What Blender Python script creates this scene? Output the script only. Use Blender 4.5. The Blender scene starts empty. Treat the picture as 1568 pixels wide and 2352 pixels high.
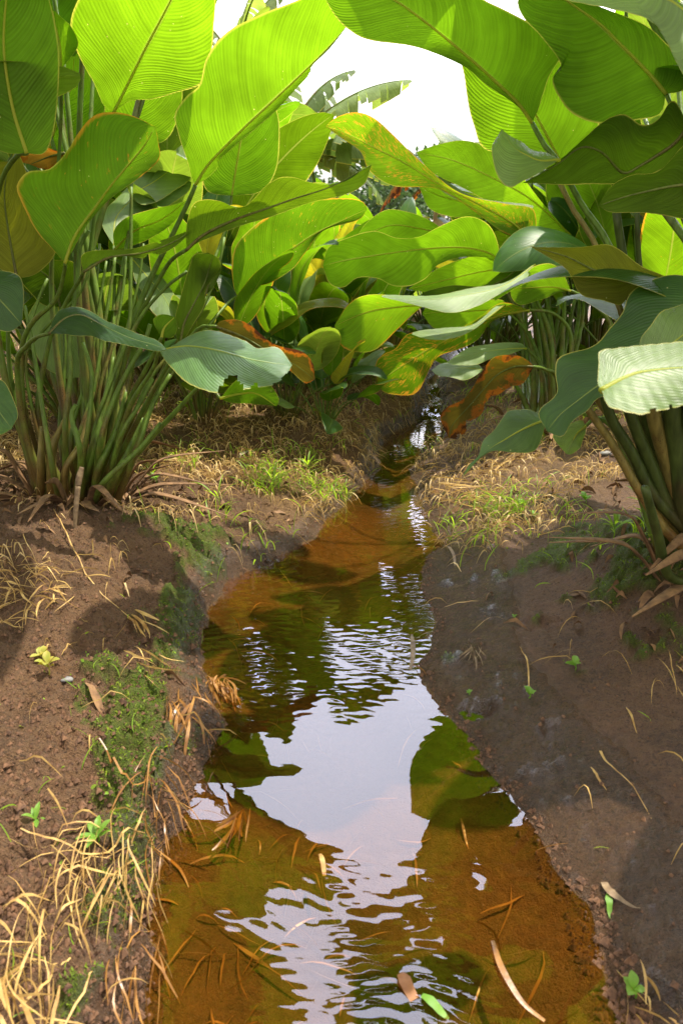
import bpy, math, random
import numpy as np
from mathutils import Vector, Matrix
random.seed(7); rng = np.random.default_rng(7)
S = bpy.context.scene
C = S.collection
R = math.radians
# ---------------------------------------------------------------- camera
PITCH = R(20.2); F = 1568.0; CAMZ = 1.0
FW = np.array([0, math.cos(PITCH), -math.sin(PITCH)]); UP = np.array([0, math.sin(PITCH), math.cos(PITCH)]); RT = np.array([1.0, 0, 0])
CAM = np.array([0, 0, CAMZ])
def P(x, y, d):
    return CAM + d * (FW + RT * (x - 784) / F + UP * (1176 - y) / F)
def onz(x, y, z=0.0):
    r = FW + RT * (x - 784) / F + UP * (1176 - y) / F
    return CAM + r * ((z - CAMZ) / r[2])
cd = bpy.data.cameras.new('camera'); cam = bpy.data.objects.new('camera', cd); C.objects.link(cam)
cam.location = (0, 0, CAMZ); cam.rotation_euler = (math.pi / 2 - PITCH, 0, 0)
cd.sensor_fit = 'VERTICAL'; cd.sensor_height = 36; cd.lens = 24; cd.clip_start = 0.05; cd.clip_end = 2000
cd.dof.use_dof = True; cd.dof.focus_distance = 2.3; cd.dof.aperture_fstop = 6.3
S.camera = cam
# ---------------------------------------------------------------- noise
def _h(ix, iy, s):
    n = (ix.astype(np.int64) * 374761393 + iy.astype(np.int64) * 668265263 + s * 1442695041) & 0xffffffff
    n = ((n ^ (n >> 13)) * 1274126177) & 0xffffffff
    n = n ^ (n >> 16)
    return (n & 0xffff) / 65535.0
def vn(x, y, s=0):
    x = np.asarray(x, float); y = np.asarray(y, float)
    ix = np.floor(x); iy = np.floor(y); fx = x - ix; fy = y - iy
    fx = fx * fx * (3 - 2 * fx); fy = fy * fy * (3 - 2 * fy)
    a = _h(ix, iy, s); b = _h(ix + 1, iy, s); c = _h(ix, iy + 1, s); d = _h(ix + 1, iy + 1, s)
    return (a + (b - a) * fx) * (1 - fy) + (c + (d - c) * fx) * fy
def fbm(x, y, s=0, o=4):
    t = 0; a = .5; x = np.asarray(x, float); y = np.asarray(y, float)
    for i in range(o):
        t = t + a * (vn(x, y, s + i * 17) - .5) * 2; a *= .5
        x, y = x * 1.9 + y * .55 + 3.1, y * 1.9 - x * .55 + 1.7
    return t
def sst(a, b, x):
    t = np.clip((np.asarray(x, float) - a) / (b - a), 0, 1); return t * t * (3 - 2 * t)
# ---------------------------------------------------------------- materials
class NT:
    def __init__(s, name):
        s.m = bpy.data.materials.new(name); s.m.use_nodes = True; s.t = s.m.node_tree; s.t.nodes.clear()
        s.out = s.n('ShaderNodeOutputMaterial')
    def n(s, ty, **k):
        o = s.t.nodes.new(ty)
        for a, b in k.items(): setattr(o, a, b)
        return o
    def put(s, sock, v):
        if hasattr(v, 'is_linked') or isinstance(v, bpy.types.NodeSocket): s.t.links.new(v, sock)
        else: sock.default_value = v
    def math(s, op, a, b=0.0, c=0.0, clamp=False):
        o = s.n('ShaderNodeMath', operation=op); o.use_clamp = clamp
        s.put(o.inputs[0], a); s.put(o.inputs[1], b); s.put(o.inputs[2], c); return o.outputs[0]
    def mix(s, f, a, b, bt='MIX'):
        o = s.n('ShaderNodeMix', data_type='RGBA', blend_type=bt)
        s.put(o.inputs[0], f); s.put(o.inputs[6], a); s.put(o.inputs[7], b); return o.outputs[2]
    def noise(s, vec, sc, det=3.0, rough=.55, dist=0.0):
        o = s.n('ShaderNodeTexNoise'); s.put(o.inputs['Vector'], vec); o.inputs['Scale'].default_value = sc
        o.inputs['Detail'].default_value = det; o.inputs['Roughness'].default_value = rough; o.inputs['Distortion'].default_value = dist
        return o.outputs['Fac']
    def rng(s, v, a, b, c=0.0, d=1.0):
        o = s.n('ShaderNodeMapRange'); s.put(o.inputs[0], v)
        for i, q in enumerate((a, b, c, d)): s.put(o.inputs[1 + i], q)
        return o.outputs[0]
    def bump(s, h, st, di, nrm=None):
        o = s.n('ShaderNodeBump'); s.put(o.inputs['Strength'], st); o.inputs['Distance'].default_value = di; s.put(o.inputs['Height'], h)
        if nrm is not None: s.put(o.inputs['Normal'], nrm)
        return o.outputs[0]
    def surf(s, sh): s.t.links.new(sh, s.out.inputs['Surface']); return s.m
def rgb(*c): return (c[0], c[1], c[2], 1)

def leaf_mat(name, top, under, trans, amt=.5, spots=0.0, dead=0.0, rough=.38, fine=1.0):
    t = NT(name)
    uv = t.n('ShaderNodeUVMap'); sp = t.n('ShaderNodeSeparateXYZ'); t.put(sp.inputs[0], uv.outputs[0])
    x, v = sp.outputs[0], sp.outputs[1]
    av = t.math('ABSOLUTE', v)
    org = t.math('SUBTRACT', x, t.math('MULTIPLY', t.math('POWER', av, 1.2), .15))
    geo = t.n('ShaderNodeNewGeometry'); oi = t.n('ShaderNodeObjectInfo')
    wob = t.noise(uv.outputs[0], 5, 2); 
    org2 = t.math('ADD', org, t.math('MULTIPLY', wob, .004))
    big = t.math('SINE', t.math('MULTIPLY', org2, 2 * math.pi / .0115))
    cmb = t.n('ShaderNodeCombineXYZ'); t.put(cmb.inputs[0], t.math('MULTIPLY', org, 430)); t.put(cmb.inputs[1], t.math('MULTIPLY', v, .7)); t.put(cmb.inputs[2], oi.outputs['Random'])
    fin = t.noise(cmb.outputs[0], 1.0, 2)
    cmb2 = t.n('ShaderNodeCombineXYZ'); t.put(cmb2.inputs[0], t.math('MULTIPLY', org, 70)); t.put(cmb2.inputs[1], t.math('MULTIPLY', v, .5)); t.put(cmb2.inputs[2], t.math('MULTIPLY', oi.outputs['Random'], 30))
    mid_ = t.noise(cmb2.outputs[0], 1.0, 1)
    blot = t.noise(geo.outputs['Position'], 6, 3)
    back = geo.outputs['Backfacing']
    base = t.mix(back, top, under)
    # vein light/dark
    vein = t.math('ADD', t.math('MULTIPLY', fin, .55 * fine), t.math('ADD', t.math('MULTIPLY', mid_, .5), t.math('MULTIPLY', big, .05)))
    k = t.rng(vein, .25, .8, .72, 1.28)
    kk = t.math('MULTIPLY', k, t.rng(blot, .3, .7, .74, 1.2))
    kk = t.math('MULTIPLY', kk, t.rng(oi.outputs['Random'], 0, 1, .68, 1.18))
    def mulc(col):
        o = t.n('ShaderNodeVectorMath', operation='SCALE'); t.put(o.inputs[0], col); t.put(o.inputs[3], kk); return o.outputs[0]
    bc = mulc(base)
    trc = mulc(t.mix(oi.outputs['Random'], trans, t.mix(.35, trans, rgb(trans[0] * 1.45, trans[1] * .95, trans[2]))))
    # midrib + margin
    ribm = t.rng(av, .012, .035, 1, 0)
    edge = t.rng(av, .965, .995, 0, 1)
    ed = t.math('MULTIPLY', edge, t.rng(blot, .3, .55, .25, .9))
    bc = t.mix(t.math('MULTIPLY', ribm, .75), bc, rgb(.26, .33, .06)); trc = t.mix(t.math('MULTIPLY', ribm, .6), trc, rgb(.5, .5, .08))
    bc = t.mix(ed, bc, rgb(.5, .45, .1)); trc = t.mix(ed, trc, rgb(.9, .75, .1))
    # tiny specks on every leaf, orange wear where spots > 0
    vo = t.n('ShaderNodeTexVoronoi'); t.put(vo.inputs['Vector'], geo.outputs['Position']); vo.inputs['Scale'].default_value = 42
    spk = t.math('MULTIPLY', t.rng(vo.outputs['Distance'], .05, .085, 1, 0), t.math('GREATER_THAN', t.noise(geo.outputs['Position'], 9, 1), .57))
    bc = t.mix(spk, bc, rgb(.5, .48, .2)); trc = t.mix(spk, trc, rgb(.95, .85, .25))
    if spots > 0:
        c3 = t.n('ShaderNodeCombineXYZ'); t.put(c3.inputs[0], t.math('MULTIPLY', org, 85)); t.put(c3.inputs[1], t.math('MULTIPLY', v, 6)); t.put(c3.inputs[2], t.math('MULTIPLY', oi.outputs['Random'], 40))
        sn = t.noise(c3.outputs[0], 1.0, 4, .7)
        reg = t.noise(uv.outputs[0], 3.0, 1)
        sm = t.math('MULTIPLY', t.rng(sn, .66 - spots * .12, .72 - spots * .12, 0, 1), t.rng(reg, .42, .55, 0, 1))
        em = t.math('MULTIPLY', t.rng(t.math('ADD', av, t.math('MULTIPLY', sn, .14)), 1.0, 1.05, 0, 1), t.rng(reg, .4, .5, 0, 1))
        sm = t.math('MAXIMUM', sm, em)
        bc = t.mix(sm, bc, rgb(.35, .17, .03)); trc = t.mix(sm, trc, rgb(.95, .45, .03))
    if dead > 0:
        dn = t.noise(geo.outputs['Position'], 14, 5, .65)
        edg = t.math('ADD', t.math('MULTIPLY', av, .34), t.math('MULTIPLY', x, .22))
        dm = t.rng(t.math('ADD', dn, edg), .95 - dead * .3, 1.02 - dead * .3, 0, 1)
        dk = t.rng(t.math('ADD', dn, edg), 1.02 - dead * .25, 1.10 - dead * .25, 0, 1)
        bc = t.mix(dm, bc, rgb(.24, .085, .015)); trc = t.mix(dm, trc, rgb(.6, .18, .01))
        bc = t.mix(dk, bc, rgb(.07, .03, .012)); trc = t.mix(dk, trc, rgb(.12, .035, .01))
    hgt = t.math('ADD', t.math('MULTIPLY', big, .35), t.math('ADD', t.math('MULTIPLY', fin, .5), t.math('MULTIPLY', mid_, 1.2)))
    # flat round the midrib, pleated outwards
    hgt = t.math('ADD', t.math('MULTIPLY', hgt, t.rng(av, 0, .25, .25, 1)), t.math('MULTIPLY', t.rng(av, 0, .05, 1, 0), 2.2))
    nb = t.bump(hgt, t.rng(back, 0, 1, .3, .5), .0022)
    pr = t.n('ShaderNodeBsdfPrincipled'); t.put(pr.inputs['Base Color'], bc); t.put(pr.inputs['Normal'], nb)
    t.put(pr.inputs['Roughness'], t.rng(back, 0, 1, rough, .7)); t.put(pr.inputs['Specular IOR Level'], t.rng(back, 0, 1, .38, .1))
    tr = t.n('ShaderNodeBsdfTranslucent'); t.put(tr.inputs['Color'], trc); t.put(tr.inputs['Normal'], nb)
    mx = t.n('ShaderNodeMixShader'); mx.inputs[0].default_value = amt
    t.t.links.new(pr.outputs[0], mx.inputs[1]); t.t.links.new(tr.outputs[0], mx.inputs[2])
    return t.surf(mx.outputs[0])
LM = {
 'green': leaf_mat('leaf_green', rgb(.045, .12, .025), rgb(.10, .175, .018), rgb(.21, .46, .006), .5),
 'deep': leaf_mat('leaf_deep_green', rgb(.03, .085, .02), rgb(.075, .12, .015), rgb(.17, .33, .004), .38),
 'olive': leaf_mat('leaf_olive', rgb(.06, .11, .03), rgb(.14, .14, .025), rgb(.32, .36, .008), .38),
 'spot': leaf_mat('leaf_spotted', rgb(.045, .12, .025), rgb(.10, .19, .02), rgb(.23, .45, .005), .5, spots=1.1),
 'spotlow': leaf_mat('leaf_few_spots', rgb(.045, .12, .025), rgb(.10, .19, .02), rgb(.21, .45, .006), .5, spots=.25),
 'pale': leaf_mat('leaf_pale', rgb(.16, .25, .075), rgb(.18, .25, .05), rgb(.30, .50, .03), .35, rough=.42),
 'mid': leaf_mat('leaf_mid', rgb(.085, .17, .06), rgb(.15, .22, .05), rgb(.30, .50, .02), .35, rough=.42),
 'dead': leaf_mat('leaf_dying', rgb(.10, .09, .02), rgb(.12, .09, .02), rgb(.24, .2, .01), .35, dead=.6, rough=.75),
 'orange': leaf_mat('leaf_orange', rgb(.30, .16, .03), rgb(.35, .2, .04), rgb(.8, .38, .03), .5, dead=.75),
 'yellow': leaf_mat('leaf_yellow', rgb(.20, .24, .03), rgb(.25, .27, .04), rgb(.6, .6, .02), .5, spots=.6),
 'banana': leaf_mat('leaf_banana', rgb(.09, .16, .07), rgb(.15, .22, .09), rgb(.3, .48, .06), .4, rough=.35),
}
def stem_mat(name, a, b, rough=.45):
    t = NT(name); geo = t.n('ShaderNodeNewGeometry'); uv = t.n('ShaderNodeUVMap'); sp = t.n('ShaderNodeSeparateXYZ'); t.put(sp.inputs[0], uv.outputs[0])
    mp = t.n('ShaderNodeMapping'); t.put(mp.inputs[0], geo.outputs['Position']); mp.inputs['Scale'].default_value = (60, 60, 9)
    n1 = t.noise(mp.outputs[0], 1, 4, .6); n2 = t.noise(geo.outputs['Position'], 9, 3)
    f = t.rng(t.math('ADD', n2, t.math('MULTIPLY', sp.outputs[0], -.38)), .26, .56)      # browner low on the stalk
    c = t.mix(f, a, b); sc = t.n('ShaderNodeVectorMath', operation='SCALE'); t.put(sc.inputs[0], c); t.put(sc.inputs[3], t.rng(n1, .3, .7, .6, 1.35))
    vo = t.n('ShaderNodeTexVoronoi'); t.put(vo.inputs['Vector'], geo.outputs['Position']); vo.inputs['Scale'].default_value = 130
    c2 = t.mix(t.math('MULTIPLY', t.rng(vo.outputs['Distance'], .15, .3, 1, 0), t.rng(n2, .45, .6)), sc.outputs[0], rgb(.05, .03, .015))
    pr = t.n('ShaderNodeBsdfPrincipled'); t.put(pr.inputs['Base Color'], c2); pr.inputs['Roughness'].default_value = rough
    t.put(pr.inputs['Normal'], t.bump(n1, .5, .004)); 
    pr.inputs['Specular IOR Level'].default_value = .25
    return t.surf(pr.outputs[0])
STEM = stem_mat('petiole_green', rgb(.10, .165, .022), rgb(.13, .08, .022))
STEMB = stem_mat('sheath_brown', rgb(.19, .15, .04), rgb(.15, .06, .018))
RIB0 = stem_mat('midrib_dull', rgb(.12, .15, .03), rgb(.13, .12, .03))
STEMD = stem_mat('sheath_dark', rgb(.05, .07, .015), rgb(.05, .035, .014))
TRUNKM = stem_mat('banana_trunk', rgb(.22, .2, .08), rgb(.16, .1, .04), .6)
def flat_mat(name, a, b, sc=20, rough=.7, tr=0.0, trc=None, bmp=.3):
    t = NT(name); geo = t.n('ShaderNodeNewGeometry'); n = t.noise(geo.outputs['Position'], sc, 4, .6)
    c = t.mix(t.rng(n, .35, .65), a, b)
    pr = t.n('ShaderNodeBsdfPrincipled'); t.put(pr.inputs['Base Color'], c); pr.inputs['Roughness'].default_value = rough
    t.put(pr.inputs['Normal'], t.bump(n, bmp, .004))
    if tr > 0:
        q = t.n('ShaderNodeBsdfTranslucent'); q.inputs[0].default_value = trc or b
        mx = t.n('ShaderNodeMixShader'); mx.inputs[0].default_value = tr
        t.t.links.new(pr.outputs[0], mx.inputs[1]); t.t.links.new(q.outputs[0], mx.inputs[2]); return t.surf(mx.outputs[0])
    return t.surf(pr.outputs[0])
RIB = flat_mat('midrib_green', rgb(.36, .42, .05), rgb(.42, .42, .06), 30, .5, .55, rgb(.85, .85, .08), bmp=.05)
STRAW = flat_mat('straw_dry', rgb(.64, .44, .15), rgb(.33, .18, .05), 35, .6, .3, rgb(.55, .36, .11))
STRAWW = flat_mat('straw_wet', rgb(.40, .20, .05), rgb(.20, .085, .02), 30, .35, .25, rgb(.5, .25, .05))
GRASS = flat_mat('grass_green', rgb(.14, .30, .02), rgb(.26, .38, .03), 15, .5, .5, rgb(.5, .75, .03))
MOSS = flat_mat('moss_green', rgb(.05, .09, .004), rgb(.24, .32, .012), 25, .8, .3, rgb(.25, .42, .01))
WOOD = flat_mat('weathered_wood', rgb(.22, .15, .08), rgb(.10, .06, .03), 60, .7)
STONE = flat_mat('stone_grey', rgb(.25, .24, .24), rgb(.12, .12, .13), 40, .6)
TREE = flat_mat('far_foliage', rgb(.035, .075, .03), rgb(.07, .12, .045), 3, .7, .25, rgb(.1, .2, .05))
BARK = flat_mat('bark', rgb(.12, .09, .06), rgb(.06, .045, .03), 10, .9)
# ---------------------------------------------------------------- mesh helpers
def mesh_np(name, V, Fq, mat, uv=None, smooth=True):
    me = bpy.data.meshes.new(name)
    V = np.asarray(V, np.float32); Fq = np.asarray(Fq, np.int32); k = Fq.shape[1]
    me.vertices.add(len(V)); me.vertices.foreach_set('co', V.ravel())
    me.loops.add(Fq.size); me.loops.foreach_set('vertex_index', Fq.ravel())
    me.polygons.add(len(Fq)); me.polygons.foreach_set('loop_start', np.arange(0, Fq.size, k, dtype=np.int32))
    try: me.polygons.foreach_set('loop_total', np.full(len(Fq), k, np.int32))
    except Exception: pass
    if uv is not None:
        l = me.uv_layers.new(name='UVMap'); l.data.foreach_set('uv', np.asarray(uv, np.float32)[Fq.ravel()].ravel())
    me.polygons.foreach_set('use_smooth', np.full(len(Fq), smooth))
    me.update(); me.validate(clean_customdata=False)
    me.materials.append(mat)
    return me
def obj(name, me, parent=None, **p):
    o = bpy.data.objects.new(name, me); C.objects.link(o)
    if parent is not None:
        o.parent = parent; o.matrix_parent_inverse = Matrix.Identity(4)
    for k, v in p.items(): o[k] = v
    return o
def empty(name, loc, label, cat, group=None):
    o = bpy.data.objects.new(name, None); C.objects.link(o); o.location = loc; o['label'] = label; o['category'] = cat
    o.empty_display_size = .1
    if group: o['group'] = group
    return o
def grid_faces(nu, nv):
    i = np.arange(nu - 1)[:, None] * nv + np.arange(nv - 1)[None, :]
    return np.stack([i, i + 1, i + nv + 1, i + nv], -1).reshape(-1, 4)
def spline(pts, n):
    """Catmull-Rom through pts, resampled to n points at equal arc length"""
    p = np.asarray(pts, float)
    if len(p) == 2: return p[0] + (p[1] - p[0]) * np.linspace(0, 1, n)[:, None]
    q = np.vstack([2 * p[0] - p[1], p, 2 * p[-1] - p[-2]]); out = []
    for i in range(1, len(q) - 2):
        t = np.linspace(0, 1, 14, endpoint=False)[:, None]; a, b, c, d = q[i - 1], q[i], q[i + 1], q[i + 2]
        out.append(.5 * (2 * b + (c - a) * t + (2 * a - 5 * b + 4 * c - d) * t * t + (3 * b - a - 3 * c + d) * t ** 3))
    out = np.vstack(out + [p[-1:]])
    s = np.r_[0, np.cumsum(np.linalg.norm(np.diff(out, axis=0), axis=1))]
    u = np.linspace(0, s[-1], n)
    return np.stack([np.interp(u, s, out[:, k]) for k in range(out.shape[1])], 1)
def tube_np(path, r, k=8, flat=1.0):
    p = np.asarray(path, float); n = len(p); r = np.interp(np.linspace(0, 1, n), np.linspace(0, 1, len(r)), r)
    T = np.gradient(p, axis=0); T /= np.linalg.norm(T, axis=1)[:, None] + 1e-9
    a = np.array([0, 0, 1.0]) if abs(T[0][2]) < .8 else np.array([1.0, 0, 0])
    N = np.cross(T[0], a); N /= np.linalg.norm(N); V = []; uv = []
    for i in range(n):
        N = N - T[i] * N.dot(T[i]); N /= np.linalg.norm(N) + 1e-9; B = np.cross(T[i], N)
        for j in range(k):
            an = 2 * math.pi * j / k
            V.append(p[i] + r[i] * (math.cos(an) * N + flat * math.sin(an) * B)); uv.append((i / (n - 1), j / k))
    Fq = []
    for i in range(n - 1):
        for j in range(k):
            a = i * k + j; b = i * k + (j + 1) % k; Fq.append((a, b, b + k, a + k))
    for e, c in ((0, p[0]), (n - 1, p[-1])):        # closed ends
        V.append(c); uv.append((e / (n - 1), .5)); ci = len(V) - 1
        for j in range(0, k, 2):
            a = e * k + j; b = e * k + (j + 1) % k; d = e * k + (j + 2) % k
            Fq.append((d, b, a, ci) if e == 0 else (a, b, d, ci))
    return np.array(V), np.array(Fq), np.array(uv)
def tube(name, path, r, mat, parent=None, k=8, n=None, flat=1.0, **p):
    o = np.array(parent.location) if parent is not None and parent.parent is None else np.zeros(3)
    path = spline(path, n or max(8, 5 * len(path))) - o
    return obj(name, mesh_np(name, *tube_np(path, r, k, flat)[:2], mat, tube_np(path, r, k, flat)[2]), parent, **p)
NU, NV = 56, 25
KD = {}
def loft(L, M, Rr, bow=0.0, wave=0.0, seed=0, under=True, nu=NU, nv=NV, view=None):
    """surface through three 3-D edge curves; uv = (metres along the midrib, -1..1 across)"""
    L = spline(L, nu); M = spline(M, nu); Rr = spline(Rr, nu)
    v = np.linspace(-1, 1, nv); u = np.linspace(0, 1, nu)
    a = np.abs(v)[None, :, None]
    E = np.where((v < 0)[None, :, None], L[:, None, :], Rr[:, None, :])
    V = M[:, None, :] * (1 - a) + E * a
    w = np.linalg.norm(L - Rr, axis=1)
    gu, gv = np.gradient(V, axis=0), np.gradient(V, axis=1)
    N = np.cross(gu, gv); nn = np.linalg.norm(N, axis=2, keepdims=True); N = N / (nn + 1e-9)
    Nm = N.mean((0, 1)); Nm /= np.linalg.norm(Nm) + 1e-9
    vd = V.mean((0, 1)) - (CAM if view is None else view)
    if Nm.dot(vd) < 0: Nm = -Nm           # pointing away from the viewer
    r1 = random.Random(seed); ph = [r1.uniform(0, 6.28) for _ in range(6)]
    U, VV = np.meshgrid(u, v, indexing='ij')
    env = np.minimum(1, w / (w.max() + 1e-9))[:, None]
    sgn = 1 if under else -1
    prof = 1 - VV ** 2                       # vein side bulges away for leaves seen from below
    D = bow * prof * env * w.max()
    D = D + wave * env * (np.abs(VV) ** 1.6) * (np.sin(U * 9 + ph[0] + np.sign(VV) * ph[1]) * .6 + np.sin(U * 17 + ph[2] + VV * 2) * .3)
    D = D + .0007 * np.sin(U * 95 + ph[3] - 9 * np.abs(VV)) * np.abs(VV)
    V = V + sgn * D[..., None] * Nm
    slen = np.r_[0, np.cumsum(np.linalg.norm(np.diff(M, axis=0), axis=1))]
    uv = np.stack([np.repeat(slen[:, None], nv, 1), VV], -1)
    Fq = grid_faces(nu, nv)
    # orient: front face = upper side of the leaf
    gu, gv = np.gradient(V, axis=0), np.gradient(V, axis=1); N = np.cross(gv, gu)
    tot = (N * (V - (CAM if view is None else view))).sum()
    facing = tot < 0                          # mean normal (gv x gu) looks at the viewer
    # polygon (i, i+1, i+nv+1) winds gv then gu
    if facing == under: Fq = Fq[:, ::-1]
    return V.reshape(-1, 3), Fq, uv.reshape(-1, 2), M, (V[:, nv // 2, :], Nm)
def px(pl, d, gx, gy, ref):
    out = []
    for q in pl:
        dd = q[2] if len(q) > 2 else 0
        out.append(P(q[0], q[1], d * (1 + (gx * (q[0] - ref[0]) + gy * (q[1] - ref[1])) / F) + dd))
    return out
def bite(Fq, uvv, cuts):
    """drops faces inside ragged bites: cuts = (u0, u1, side, depth)"""
    c = uvv[Fq].mean(1); keep = np.ones(len(Fq), bool); Lm = uvv[:, 0].max()
    for u0, u1, side, dep in cuts:
        t = (c[:, 0] / Lm - u0) / (u1 - u0); ins = (t > 0) & (t < 1)
        keep &= ~(ins & (c[:, 1] * side > 1 - dep * np.sin(np.clip(t, 0, 1) * math.pi)))
    return Fq[keep]
def leaf(root, left, mid, right, d, mat='green', under=True, gx=0.0, gy=0.0, bow=.06, wave=.012, stem=None, srad=(.0085, .006), base=None, cuts=None, label=None, nu=NU):
    ref = mid[0]; o = np.array(root.location); kd = KD.get(root.name, 1.0); d = d * kd; srad = tuple(q * kd for q in srad)
    seed = int(abs(ref[0] * 7 + ref[1] * 13))
    Lp = [mid[0]] + list(left) + [mid[-1]]; Rp = [mid[0]] + list(right) + [mid[-1]]
    V, Fq, uv, M, (mc, Nm) = loft(px(Lp, d, gx, gy, ref), px(mid, d, gx, gy, ref), px(Rp, d, gx, gy, ref), bow, wave, seed, under, nu=nu)
    if cuts: Fq = bite(Fq, uv, cuts)
    ob = obj('leaf', mesh_np('leaf', V - o, Fq, LM[mat], uv), root)
    if label: ob['label'] = label
    off = (mc - Nm * (.0022 if under else -.0022))[:-2]
    tb = tube_np(off - o, (.0048, .0034, .0022, .0009), 6)
    obj('midrib', mesh_np('midrib', tb[0], tb[1], RIB if mat not in ('dead', 'orange', 'olive', 'deep') else RIB0, tb[2]), ob)
    if stem is not None:
        b = P(ref[0], ref[1], d)
        n = len(stem); pts = []
        if base is None: base = o + np.array([random.uniform(-.07, .07), random.uniform(-.06, .06), -.02])
        # depth of the stalk points runs from the leaf base to the root
        db = (base - CAM).dot(FW)
        for i, q in enumerate(stem):
            f = (i + 1) / (n + 1); pts.append(P(q[0], q[1], q[2] if len(q) > 2 else d + (db - d) * f))
        path = [b + (b - P(mid[1][0], mid[1][1], d)) * 0.0] + pts + [np.array(base)]
        tube('petiole', path[::-1], (srad[0] * 2.1, srad[0] * 1.35, srad[0], srad[1], srad[1] * .8), STEM, root)
    return ob
# ---------------------------------------------------------------- the stream and the ground
LE = [(330, 2352), (338, 2200), (345, 2050), (400, 1930), (452, 1850), (480, 1740), (520, 1650), (478, 1570), (468, 1480), (482, 1400), (520, 1335), (610, 1290), (715, 1240), (765, 1185), (825, 1125), (868, 1080), (868, 1035), (884, 1000), (955, 972), (985, 935), (975, 900)]
RE = [(1440, 2352), (1385, 2200), (1340, 2100), (1250, 1950), (1165, 1850), (1105, 1740), (1015, 1640), (965, 1535), (1000, 1430), (972, 1370), (978, 1280), (1018, 1248), (975, 1200), (962, 1130), (945, 1080), (965, 1035), (1012, 1000), (1012, 940), (1000, 900)]
lw = np.array([onz(*p)[:2] for p in LE]); rw = np.array([onz(*p)[:2] for p in RE])
lw = np.vstack([[-.34, -3], [-.33, 0.3], lw, [1.15, 7], [1.9, 9], [4.5, 13], [12, 25], [60, 90]])
rw = np.vstack([[.42, -3], [.41, .3], rw, [1.5, 7], [2.3, 9], [5.0, 13], [12.6, 25], [60.6, 90]])
def wz(y): return .05 * sst(4.55, 4.75, y) + .05 * sst(5.0, 5.2, y) + .1 * sst(5.5, 9, y)
def edges(y):
    return np.interp(y, lw[:, 1], lw[:, 0]), np.interp(y, rw[:, 1], rw[:, 0])
def tab(d, pts): return np.interp(d, [p[0] for p in pts], [p[1] for p in pts])
def hbase(x, y):
    x = np.asarray(x, float); y = np.asarray(y, float)
    xl, xr = edges(y)
    wob = .028 * fbm(x * 6, y * 6, 5, 3) + .016 * fbm(x * 30, y * 30, 6, 3)
    dl = xl - x + wob; dr = x - xr + wob
    near = tab(dl, [(0, 0), (.03, .03), (.12, .08), (.3, .135), (.6, .18), (1.1, .21), (3, .26)])
    steep = tab(dl, [(0, 0), (.05, .055), (.16, .14), (.28, .19), (.5, .22), (1.1, .24), (3, .27)])
    prom = tab(dl, [(0, 0), (.05, .025), (.2, .07), (.4, .12), (.75, .18), (1.2, .21), (3, .27)])
    k1 = sst(1.3, 1.75, y) * (1 - sst(2.05, 2.5, y)); k2 = sst(2.1, 2.5, y)
    hl = near * (1 - k1) + steep * k1; hl = hl * (1 - k2) + prom * k2
    k3 = sst(3.0, 3.5, y); hl = hl * (1 - k3) + steep * k3
    rn = tab(dr, [(0, 0), (.03, .012), (.2, .045), (.45, .085), (.8, .12), (1.2, .18), (3, .26)])
    rf = tab(dr, [(0, 0), (.06, .035), (.25, .09), (.5, .13), (.9, .17), (3, .26)])
    k4 = sst(2.0, 2.7, y); hr = rn * (1 - k4) + rf * k4
    hr = hr + .14 * np.exp(-(((x - 1.0) / .30) ** 2 + ((y - 1.82) / .36) ** 2) ** 1.3)
    din = np.minimum(-dl, -dr)
    hb = -tab(din, [(0, 0), (.05, .025), (.15, .06), (.35, .085)])
    h = np.where(dl > 0, hl, np.where(dr > 0, hr, hb))
    far = sst(6, 20, y)
    return h + wz(y), dl, dr
def masks(x, y, dl, dr):
    n = fbm(x * 7, y * 7, 31, 4); n2 = fbm(x * 22, y * 22, 77, 3)
    m = np.zeros_like(n)
    def blob(cx, cy, rx, ry, a=1.0): return a * np.exp(-(((x - cx) / rx) ** 2 + ((y - cy) / ry) ** 2))
    g = blob(-.47, 1.95, .11, .32) + blob(-.62, 2.08, .22, .12, .8) + blob(-.50, 1.25, .12, .2, .8) + blob(-.41, 1.02, .07, .2) + blob(-.36, .8, .05, .3, .9) + blob(-.43, 1.62, .05, .2, .9)
    g = g + blob(.95, 1.75, .27, .30, 1.3) + blob(.75, 2.1, .2, .2, .8)
    m = sst(.55, .85, g * .85 + .7 * n + .7 * n2)
    return m
def H(x, y):
    h, dl, dr = hbase(x, y)
    left = sst(0, .05, dl); right = sst(0, .05, dr); land = np.maximum(left, right)
    r = sst(.0, 1, np.clip(np.asarray(y, float) / 9, 0, 1)); amp = 1 - .5 * r
    big = fbm(x * 3.1, y * 3.1, 3, 3)
    clod = 1.1 - 3.2 * np.abs(fbm(np.asarray(x) * 30, np.asarray(y) * 30, 11, 2)) + .6 * fbm(np.asarray(x) * 60, np.asarray(y) * 60, 12, 2)
    fine = fbm(np.asarray(x) * 75, np.asarray(y) * 75, 23, 2)
    h = h + land * big * .022 + (left * .0105 + right * .0022) * clod * amp + (left * .009 + right * .0032) * fine * amp
    pit = sst(.25, .5, fbm(np.asarray(x) * 9, np.asarray(y) * 9, 41, 2)); h = h - right * pit * .012 * (1 + clod)
    h = h + (1 - land) * (.006 * fbm(x * 9, y * 9, 8, 2))
    m = masks(x, y, dl, dr) * land
    h = h + m * (.010 + .012 * clod + .006 * fine)
    return h
def H1(x, y): return float(H(np.array([x]), np.array([y]))[0])
rows = list(np.linspace(-3, .3, 24)[:-1]); yy = .3
while yy < 400:
    rows.append(yy); yy += max(.0055, .0062 * yy)
rows = np.array(rows); nc = 430
s = np.linspace(-1, 1, nc); out = 1 + np.cumsum(.02 * 1.35 ** np.arange(14)); s = np.r_[-out[::-1], s, out]
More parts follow.
